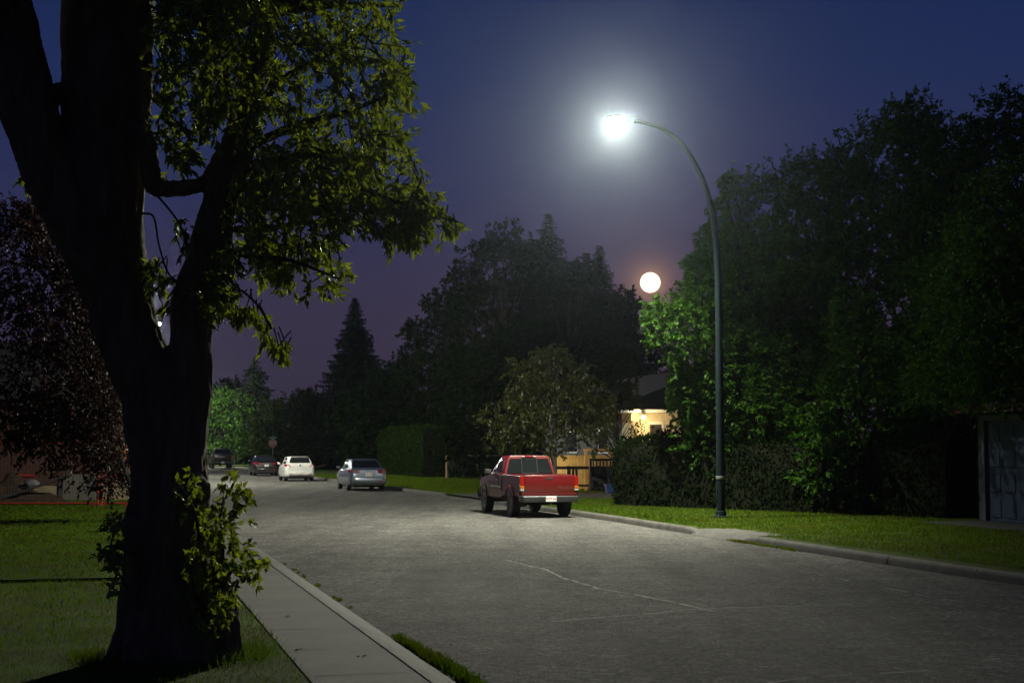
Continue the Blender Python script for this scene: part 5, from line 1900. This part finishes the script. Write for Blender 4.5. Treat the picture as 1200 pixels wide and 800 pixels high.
# climbing plant beside the porch lamp
vr = np.random.default_rng(8)
vb = at(746, 525, 62.4)
VG = empty('climbing_plant', (vb.x, vb.y, LZ)); tag(VG, 'leafy climbing plant on the lit porch wall', 'plant')
bm = bmesh.new(); tube(bm, [(0, 0, 0), (.05, .02, 1.2), (0, .05, 2.2), (.1, .05, 3.0)], [.03, .02, .015, .006], 6); build('stem', bm, M['barkthin'], VG)
P = np.stack([vr.normal(0, .16, 420), vr.normal(-.02, .06, 420), vr.uniform(.9, 3.0, 420)], 1)
sz = .11 * vr.uniform(.6, 1.3, 420)
link_mesh('leaves', leaf_mesh('leaves', P, vr.normal(0, 1, (420, 3)), sz, sz * .7, vr), M['dark'], VG)

# cream board fence behind the driveway, facing us
def lat_at(px, along):
    a = (px - 600) / F / math.cos(PITCH)
    D = along / (a * UX + UY)
    return a * D * RX + D * RY


fa = ha + 1.1
fl0, fl1 = lat_at(628, fa), hl - .02
ft = at(690, 533.0, 65.0).z
FG = empty('board_fence', road(fl0, fa, LZ), math.atan2(RY, RX))
tag(FG, 'cream board fence lit warmly behind the driveway', 'fence', 'garden fences on the right')
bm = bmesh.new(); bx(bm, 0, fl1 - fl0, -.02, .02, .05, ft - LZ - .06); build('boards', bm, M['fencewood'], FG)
bm = bmesh.new(); bx(bm, -.02, fl1 - fl0 + .02, -.05, .05, ft - LZ - .058, ft - LZ, .008); build('top_rail', bm, M['fencewood'], FG)
for x in (0.0, (fl1 - fl0) / 2, fl1 - fl0):
    bm = bmesh.new(); bx(bm, x - .05, x + .05, .022, .11, 0, ft - LZ - .06); build('post', bm, M['fencewood'], FG)
# deck frame of posts and a top rail
da = fa - .8
dx0, dx1 = lat_at(685, da), lat_at(730, da)
DG = empty('deck_railing', road(dx0, da, LZ), math.atan2(RY, RX))
tag(DG, 'yellow lit timber deck railing in front of the cream fence', 'railing')
dt = at(700, 525.5, 60.0).z - LZ
wdt = dx1 - dx0
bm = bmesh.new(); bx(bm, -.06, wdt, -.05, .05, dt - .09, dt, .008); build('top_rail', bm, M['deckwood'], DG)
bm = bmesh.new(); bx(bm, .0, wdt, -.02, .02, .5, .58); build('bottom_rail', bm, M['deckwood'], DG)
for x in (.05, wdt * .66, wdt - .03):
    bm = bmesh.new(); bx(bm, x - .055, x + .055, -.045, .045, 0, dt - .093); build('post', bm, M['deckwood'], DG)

# dark picket fence and slatted gate in front of it
ka = fa - 2.0
k0, k1 = lat_at(640, ka), lat_at(726, ka)
kt = at(690, 546, 62.0).z - LZ
KG = empty('picket_fence', road(k0, ka, LZ), math.atan2(RY, RX))
tag(KG, 'low dark picket fence at the far edge of the driveway', 'fence', 'garden fences on the right')
bm = bmesh.new(); bx(bm, 0, k1 - k0, -.04, .04, kt - .12, kt, .006); build('rail', bm, M['darkwood'], KG)
bm = bmesh.new(); bx(bm, 0, k1 - k0, -.02, .02, .2, .3); build('rail', bm, M['darkwood'], KG)
x = .05
while x < k1 - k0:
    if not (0.45 < x < 0.9 or 1.35 < x < 1.7):
        bm = bmesh.new()
        bx(bm, x, x + .11, -.055, -.042, .03, kt - .125)
        build('picket', bm, M['darkwood'], KG)
    x += .15
for x in (0.0, (k1 - k0) * .30, (k1 - k0) * .72, k1 - k0):
    bm = bmesh.new(); bx(bm, x - .06, x + .06, .042, .14, 0, kt + .02); build('post', bm, M['darkwood'], KG)
q0, q1 = lat_at(691, ka - .6), lat_at(718, ka - .6)
SGt = empty('slatted_gate', road(q0, ka - .6, LZ), math.atan2(RY, RX))
tag(SGt, 'dark gate with upright slats before the yellow deck railing', 'gate')
gt = at(705, 537, 61.5).z - LZ
wq = q1 - q0
bm = bmesh.new(); bx(bm, -.03, wq + .03, -.03, .03, gt - .10, gt, .008); bx(bm, 0, wq, -.025, .025, gt - .42, gt - .34); bx(bm, 0, wq, -.025, .025, .15, .25); build('frame', bm, M['darkwood'], SGt)
for x in (0.02, wq - .02):
    bm = bmesh.new(); bx(bm, x - .045, x + .045, -.035, .035, 0, gt - .103); build('post', bm, M['darkwood'], SGt)
for k in range(6):
    x = .14 + k * (wq - .28) / 5
    bm = bmesh.new(); bx(bm, x - .03, x + .03, -.015, .015, gt - .338, gt - .103); build('slat', bm, M['darkwood'], SGt)
bm = bmesh.new(); bx(bm, .07, wq - .07, -.012, .012, .254, gt - .424); build('panel', bm, M['darkwood'], SGt)
# added unseen lamp behind the pickup, put in to light the cream fence
gx = road(lat_at(641, fa - 1.7), fa - 1.7, LZ)
GL = empty('added_fence_lamp', gx)
tag(GL, 'added unseen warm light in front of the cream fence, behind the pickup cab', 'lamp')
bm = bmesh.new(); tube(bm, [(0, 0, 0), (0, 0, .72)], .03, 10); build('post', bm, M['plastic'], GL)
bm = bmesh.new(); lathe(bm, [(0, .72), (.06, .72), (.065, .86), (.05, .90), (0, .90)], 'z', 14); build('bulb', bm, M['bulb'], GL, smooth=60)
bm = bmesh.new(); lathe(bm, [(0, .905), (.11, .905), (.03, .97), (0, .97)], 'z', 14); build('cap', bm, M['plastic'], GL)
ld = bpy.data.lights.new('added_fence_light', 'POINT'); ld.energy = 130; ld.color = (1.0, .68, .28); ld.shadow_soft_size = .07
lo = bpy.data.objects.new('added_fence_light', ld); C.objects.link(lo); lo.parent = GL; lo.location = (.13, .05, .82)

# blue recycling box
bp_ = (lat_at(716, 55.6), 55.6)
BG = empty('recycling_box', road(bp_[0], bp_[1], LZ + .004), math.atan2(RY, RX))
tag(BG, 'blue plastic recycling box standing on the driveway', 'box')
bm = bmesh.new()
hexa(bm, [(-.22, -.16, 0), (.22, -.16, 0), (.22, .16, 0), (-.22, .16, 0), (-.27, -.2, .34), (.27, -.2, .34), (.27, .2, .34), (-.27, .2, .34)], .015, 2)
build('tub', bm, M['blueplastic'], BG)
bm = bmesh.new()
for (x0, x1, y0, y1) in ((-.29, .29, -.22, -.19), (-.29, .29, .19, .22), (-.29, -.26, -.188, .188), (.26, .29, -.188, .188)):
    bx(bm, x0, x1, y0, y1, .32, .37)
build('rim', bm, M['blueplastic'], BG)

# wire garden fence left of the pickup
wa, wb_ = gnd(523, 560, LZ), gnd(600, 560, LZ)
wl = (wb_ - wa).length
WG = empty('wire_fence', wa, math.atan2((wb_ - wa).y, (wb_ - wa).x))
tag(WG, 'wire garden fence with wooden posts left of the red pickup', 'fence', 'garden fences on the right')
wh = at(540, 533.5, wa.y).z - LZ
for x in (0, wl * .47, wl * .53, wl):
    bm = bmesh.new(); bx(bm, x - .05, x + .05, -.05, .05, 0, wh + (.06 if 0 < x < wl else 0)); build('post', bm, M['deckwood'], WG)
bm = bmesh.new(); tube(bm, [(0, -.06, wh), (wl, -.06, wh)], .022, 6); build('top_rail', bm, M['galv'], WG)
bm = bmesh.new()
for i in range(int(wl / .12)):
    tube(bm, [(i * .12, -.06, .02), (i * .12, -.06, wh)], .004, 3, False)
for i in range(int(wh / .14)):
    tube(bm, [(0, -.06, .05 + i * .14), (wl, -.06, .05 + i * .14)], .004, 3, False)
build('wire_mesh', bm, M['wire'], WG)

# distant brown fence left of the hedge
za, zb2 = at(346, 540, 140), at(400, 540, 134)
ZG = empty('board_fence', (za.x, za.y, LZ), math.atan2(zb2.y - za.y, zb2.x - za.x))
tag(ZG, 'distant brown board fence above the white hatchback', 'fence', 'garden fences on the right')
zl = (zb2 - za).to_2d().length
zh = at(360, 523.5, 138).z - LZ
bm = bmesh.new(); bx(bm, 0, zl, -.02, .02, .05, zh); build('boards', bm, M['farwood'], ZG)
for k in range(4):
    bm = bmesh.new(); bx(bm, zl * k / 3 - .06, zl * k / 3 + .06, .022, .13, 0, zh + .05); build('post', bm, M['farwood'], ZG)

# garage at the right edge, its door facing the street
gl = 21.0
p = at(1146, 560, 1.0)
gY = gl / (p.x * RX + RY)
ga = la(at(1146, 560, gY))[1]                # far end of the garage front
gz = at(1150, 486, gY).z
GG = Grp('garage', road(gl + 3.5, ga - 3.0, LZ), 'dim garage with a panelled pale door at the right edge', 'garage')
GG.part('wall', lambda b: (rbox(b, gl + .02, gl + .25, ga - .30, ga, LZ, gz), rbox(b, gl + .02, gl + .25, ga - 6.0, ga - 5.2, LZ, gz), rbox(b, gl + .02, gl + .25, ga - 5.197, ga - .303, gz - .15, gz),
                           rbox(b, gl + .253, gl + 7, ga - .2, ga - .004, LZ, gz), rbox(b, gl + .253, gl + 7, ga - 6.0, ga - 5.8, LZ, gz), rbox(b, gl + 6.8, gl + 7, ga - 5.797, ga - .203, LZ, gz)), M['greysiding'])
gd = GG.part('door', lambda b: rbox(b, gl + .10, gl + .14, ga - 5.194, ga - .306, LZ + .01, gz - .153), M['garagedoor'])


def panels(b):
    hh_ = (gz - .153 - LZ - .01) / 4
    n_ = 8
    ww = 4.888 / n_
    for i in range(4):
        for j in range(n_):
            a1 = ga - .306 - j * ww - .09
            a0 = a1 - ww + .18
            z0 = LZ + .01 + i * hh_ + .09
            z1 = z0 + hh_ - .18
            rbox(b, gl + .078, gl + .099, a0, a1, z0, z1, .018)


GG.part('panel', panels, M['garagedoor'], gd)
GG.part('frame', lambda b: (rbox(b, gl - .01, gl + .018, ga - .31, ga - .19, LZ, gz - .153), rbox(b, gl - .01, gl + .018, ga - 5.31, ga - 5.19, LZ, gz - .153), rbox(b, gl - .01, gl + .018, ga - 5.31, ga - .19, gz - .15, gz - .03)), M['garagetrim'])
GG.part('fascia', lambda b: rbox(b, gl - .55, gl - .52, ga - 6.4, ga + .4, gz + .03, gz + .22), M['fascia'])


def groof(b):
    l0, l1, a0, a1 = gl - .52, gl + 7.5, ga - 6.4, ga + .4
    z0, z1 = gz + .02, gz + 1.9
    lm = (l0 + l1) / 2
    vs = [b.verts.new(q) for q in (road(l0, a0, z0), road(l0, a1, z0), road(lm, a0, z1), road(lm, a1, z1), road(l1, a0, z0), road(l1, a1, z0),
                                   road(l0, a0, z0 + .2), road(l0, a1, z0 + .2), road(lm, a0, z1 + .2), road(lm, a1, z1 + .2), road(l1, a0, z0 + .2), road(l1, a1, z0 + .2))]
    for f in ((6, 7, 9, 8), (8, 9, 11, 10), (0, 2, 3, 1), (2, 4, 5, 3), (0, 1, 7, 6), (4, 10, 11, 5), (0, 6, 8, 2), (2, 8, 10, 4), (1, 3, 9, 7), (3, 5, 11, 9)):
        b.faces.new([vs[i] for i in f])


GG.part('roof', groof, M['shingle'])
gab = [ga - .2]
GG.part('gable', lambda b: [b.faces.new([b.verts.new(q) for q in (road(gl + .05, aa, gz), road(gl + 6.95, aa, gz), road(gl + 3.5, aa, gz + 1.75))]) for aa in (ga - .1, ga - 5.9)], M['greysiding'])

# ------------------------------------------------------------------ left side: house, construction fence, heap
LY = 51.0
xl, xr_ = at(-240, 560, LY).x, at(163, 560, LY).x


def lz(py, Y=LY):
    return at(100, py, Y).z


def lx(px, Y=LY):
    return at(px, 560, Y).x


LG = Grp('house', ((xl + xr_) / 2, LY + 4, LZ), 'dark brown house under renovation behind the red fence on the left', 'house')
xb_ = xr_ + (UX / UY) * 7.0                   # the far end wall runs parallel to the street
LG.part('wall', lambda b: hexa(b, [(xl, LY, LZ), (xr_, LY, LZ), (xb_, LY + 7, LZ), (xl, LY + 7, LZ), (xl, LY, lz(470)), (xr_, LY, lz(470)), (xb_, LY + 7, lz(470)), (xl, LY + 7, lz(470))]), M['brown'])
LG.part('plaster_band', lambda b: bx(b, xl + .01, lx(70), LY - .06, LY - .003, LZ, lz(569)), M['beige'])
LG.part('plaster_band', lambda b: bx(b, lx(119), xr_ - .01, LY - .06, LY - .003, LZ, lz(567)), M['beige'])
LG.part('board_panel', lambda b: bx(b, lx(75), lx(113), LY - .08, LY - .003, LZ, lz(556)), M['greyboards'])
LG.part('pillar', lambda b: bx(b, lx(70) + .003, lx(75) - .003, LY - .12, LY - .003, LZ, lz(566)), M['darkwood'])
LG.part('trim', lambda b: bx(b, lx(10), lx(40), LY - .05, LY - .003, lz(558), lz(555)), M['redpaint'])
LG.part('trim', lambda b: bx(b, lx(120), lx(140), LY - .05, LY - .003, lz(558), lz(555)), M['redpaint'])
wf = LG.part('window', lambda b: bx(b, lx(142), lx(156), LY - .05, LY - .003, lz(556), lz(526)), M['trimwhite'])
LG.part('pane', lambda b: bx(b, lx(143.2), lx(155), LY - .07, LY - .052, lz(555), lz(527)), M['orange'], wf)


def lroof(b):
    z0, z1 = lz(470) + .02, lz(470) + 2.4
    vs = [b.verts.new(q) for q in ((xl - .5, LY - .6, z0), (xr_ + .4, LY - .6, z0), (xb_ + .1, LY + 7.6, z0), (xl - .5, LY + 7.6, z0), (xl - .5, LY + 3.5, z1), ((xr_ + xb_) / 2 + .25, LY + 3.5, z1))]
    for f in ((0, 1, 5, 4), (3, 4, 5, 2), (0, 4, 3), (1, 2, 5), (0, 3, 2, 1)):
        b.faces.new([vs[i] for i in f])


LG.part('roof', lroof, M['shingle'])

FY = gnd(60, 592, LZ).y
for (p0, p1, y0, lab) in ((-60, 116, 500, 'wide red framed construction fence panel on the left lawn'), (119, 152, 505, 'narrow red framed construction fence panel next to the big trunk')):
    x0, x1 = lx(p0, FY), lx(p1, FY)
    zt = lz(518 if p0 < 0 else 522, FY) - LZ
    g = empty('construction_fence', (x0, FY, LZ))
    tag(g, lab, 'fence', 'red construction fence panels')
    w = x1 - x0
    bm = bmesh.new()
    for x in (0.02, w - .02):
        tube(bm, [(x, 0, 0), (x, 0, zt)], .035, 8)
    tube(bm, [(0, 0, .07), (w, 0, .07)], .030, 8)
    tube(bm, [(0, 0, zt), (w, 0, zt)], .028, 8)
    build('frame', bm, M['redpaint'], g, smooth=50)
    for x in (.02, w - .02):
        bm = bmesh.new(); bx(bm, x - .12, x + .12, -.3, .3, 0.0, .035, .01); build('foot', bm, M['redpaint'], g)
    bm = bmesh.new()
    for i in range(1, int(w / .10)):
        tube(bm, [(i * .10, 0, .1), (i * .10, 0, zt)], .0035, 3, False)
    for i in range(1, int(zt / .25)):
        tube(bm, [(0, 0, .07 + i * .25), (w, 0, .07 + i * .25)], .0035, 3, False)
    build('wire_mesh', bm, M['wire'], g)

# heap of dirt with a white bag on it
dc = Vector((lx(8, 49.5), 49.5, LZ))
bm = bmesh.new()
bmesh.ops.create_grid(bm, x_segments=28, y_segments=18, size=1.0)
for v in bm.verts:
    r = math.sqrt(v.co.x ** 2 + v.co.y ** 2)
    h = max(0, 1 - r) ** 1.1 * .95 * (1 + .5 * noise.noise(v.co * 3.1)) + .05 * noise.noise(v.co * 11) * max(0, 1 - r)
    v.co = Vector((v.co.x * 2.2, v.co.y * 1.1, h - .01))
o = build('dirt_heap', bm, M['dirt'], None, smooth=60); o.location = dc
tag(o, 'dark heap of dirt behind the red construction fence', 'dirt heap')
bm = bmesh.new()
bmesh.ops.create_icosphere(bm, subdivisions=3, radius=1)
for v in bm.verts:
    n_ = 1 + .25 * noise.noise(v.co * 2.3)
    v.co = Vector((v.co.x * .26 * n_, v.co.y * .18 * n_, max(-.10, v.co.z * .15 * n_)))
o = build('sack', bm, M['bagwhite'], None, smooth=60); o.location = (lx(37, 49.0), 49.0, LZ + .62)
tag(o, 'crumpled white sack lying on the dirt heap', 'sack')
bm = bmesh.new(); bx(bm, -1.3, 1.3, -.09, .09, -.035, .035, .006)
o = build('plank', bm, M['darkwood'], None); o.location = (lx(42, 48.6), 48.6, LZ + .52); o.rotation_euler = (0, math.radians(-19), 0)
tag(o, 'dark plank leaning up against the dirt heap', 'plank')

# small dark shrub behind the trunk's left side
sr = np.random.default_rng(14)
sb = gnd(136, 622, LZ)
SB = empty('shrub', sb); tag(SB, 'small dark round shrub on the lawn left of the big trunk', 'shrub')
bm = bmesh.new()
for k in range(7):
    a_ = k * .9
    tube(bm, [(0, 0, 0), (.12 * math.cos(a_), .12 * math.sin(a_), .22), (.26 * math.cos(a_), .26 * math.sin(a_), .38)], [.012, .009, .004], 5)
build('stem', bm, M['barkthin'], SB)
d = unit(sr.normal(size=(420, 3))); d[:, 2] = np.abs(d[:, 2])
P = d * (sr.uniform(0, 1, (420, 1)) ** .4) * np.array([.34, .34, .42])
sz = .08 * sr.uniform(.6, 1.3, 420)
link_mesh('foliage', leaf_mesh('foliage', P, d + sr.normal(0, .5, (420, 3)), sz, sz * .6, sr), M['dark'], SB)

# ------------------------------------------------------------------ stop sign with street name blades, marker post
sp_ = at(319.5, 540, 138.0)
SS = empty('stop_sign', (sp_.x, sp_.y, LZ)); tag(SS, 'red octagonal stop sign with green street blades at the corner', 'sign')
zc = at(319.5, 519, 138).z - LZ
bm = bmesh.new(); tube(bm, [(0, .02, 0), (0, .02, zc + .55)], .03, 8); build('post', bm, M['galv'], SS)
bm = bmesh.new()
lathe(bm, [(0, -.012), (.40, -.012), (.40, .0), (0, .0)], 'y', 8, (0, -.02, zc))
bmesh.ops.rotate(bm, verts=bm.verts, cent=(0, 0, zc), matrix=Matrix.Rotation(math.pi / 8, 3, 'Y'))
pl = build('sign_border', bm, M['signwhite'], SS)
bm = bmesh.new()
lathe(bm, [(0, -.016), (.375, -.016), (.375, -.0125), (0, -.0125)], 'y', 8, (0, -.02, zc))
bmesh.ops.rotate(bm, verts=bm.verts, cent=(0, 0, zc), matrix=Matrix.Rotation(math.pi / 8, 3, 'Y'))
build('sign_face', bm, M['stopred'], pl)
text_mesh('lettering', 'STOP', .30, M['signwhite'], pl, Matrix.Translation((0, -.038, zc)) @ Matrix.Rotation(math.pi / 2, 4, 'X'), .001, .9)
for (rz, dz, yo) in ((0, .62, -.02), (math.pi / 2, .80, 0)):
    bm = bmesh.new(); bx(bm, -.36, .36, -.012, .012, -.08, .08, .004)
    bmesh.ops.rotate(bm, verts=bm.verts, cent=(0, 0, 0), matrix=Matrix.Rotation(rz, 3, 'Z'))
    bmesh.ops.translate(bm, verts=bm.verts, vec=(0, yo, zc + dz - .08))
    build('street_name_blade', bm, M['signgreen'], SS)
mp_ = at(274.5, 540, 142)
MP = empty('marker_post', (mp_.x, mp_.y, 0.0)); tag(MP, 'thin pale marker post right beside the far dark pickup', 'post')
bm = bmesh.new(); bx(bm, -.05, .05, -.03, .03, 0, 1.55, .01); build('post', bm, M['signwhite'], MP)
bm = bmesh.new(); bx(bm, -.04, .04, -.036, -.031, 1.25, 1.45); build('reflector', bm, M['redlens'], MP)

# ------------------------------------------------------------------ fallen leaves on the sidewalk and road
for i, (px, py, s_, lab) in enumerate(((337, 722, .07, 'dark fallen leaf cluster on the middle of the sidewalk'), (348, 762, .055, 'small dead leaf on the sidewalk nearest the camera'),
                                       (422, 770, .05, 'dead leaf lying near the sidewalk groove'), (611, 610, .10, 'flattened reddish leaf on the road behind the red pickup'))):
    z = LZ + .014 if i < 3 else .006
    p = gnd(px, py, z)
    rl = random.Random(i)
    bm = bmesh.new()
    for k in range(3):
        a_ = rl.uniform(0, 6.28)
        mt = Matrix.Translation((rl.uniform(-.02, .02), rl.uniform(-.02, .02), 0)) @ Matrix.Rotation(a_, 4, 'Z')
        o_ = [(0, 0, .002), (s_ * .4, s_ * .28, .012 + .004 * k), (s_, 0, .016), (s_ * .4, -s_ * .28, .008 + .004 * k)]
        vs = [bm.verts.new(mt @ Vector(q)) for q in o_]
        bm.faces.new(vs[:3]); bm.faces.new((vs[0], vs[2], vs[3]))
    o = build('fallen_leaf', bm, M['deadleaf'], None)
    o.location = p
    tag(o, lab, 'leaf', 'fallen leaves')
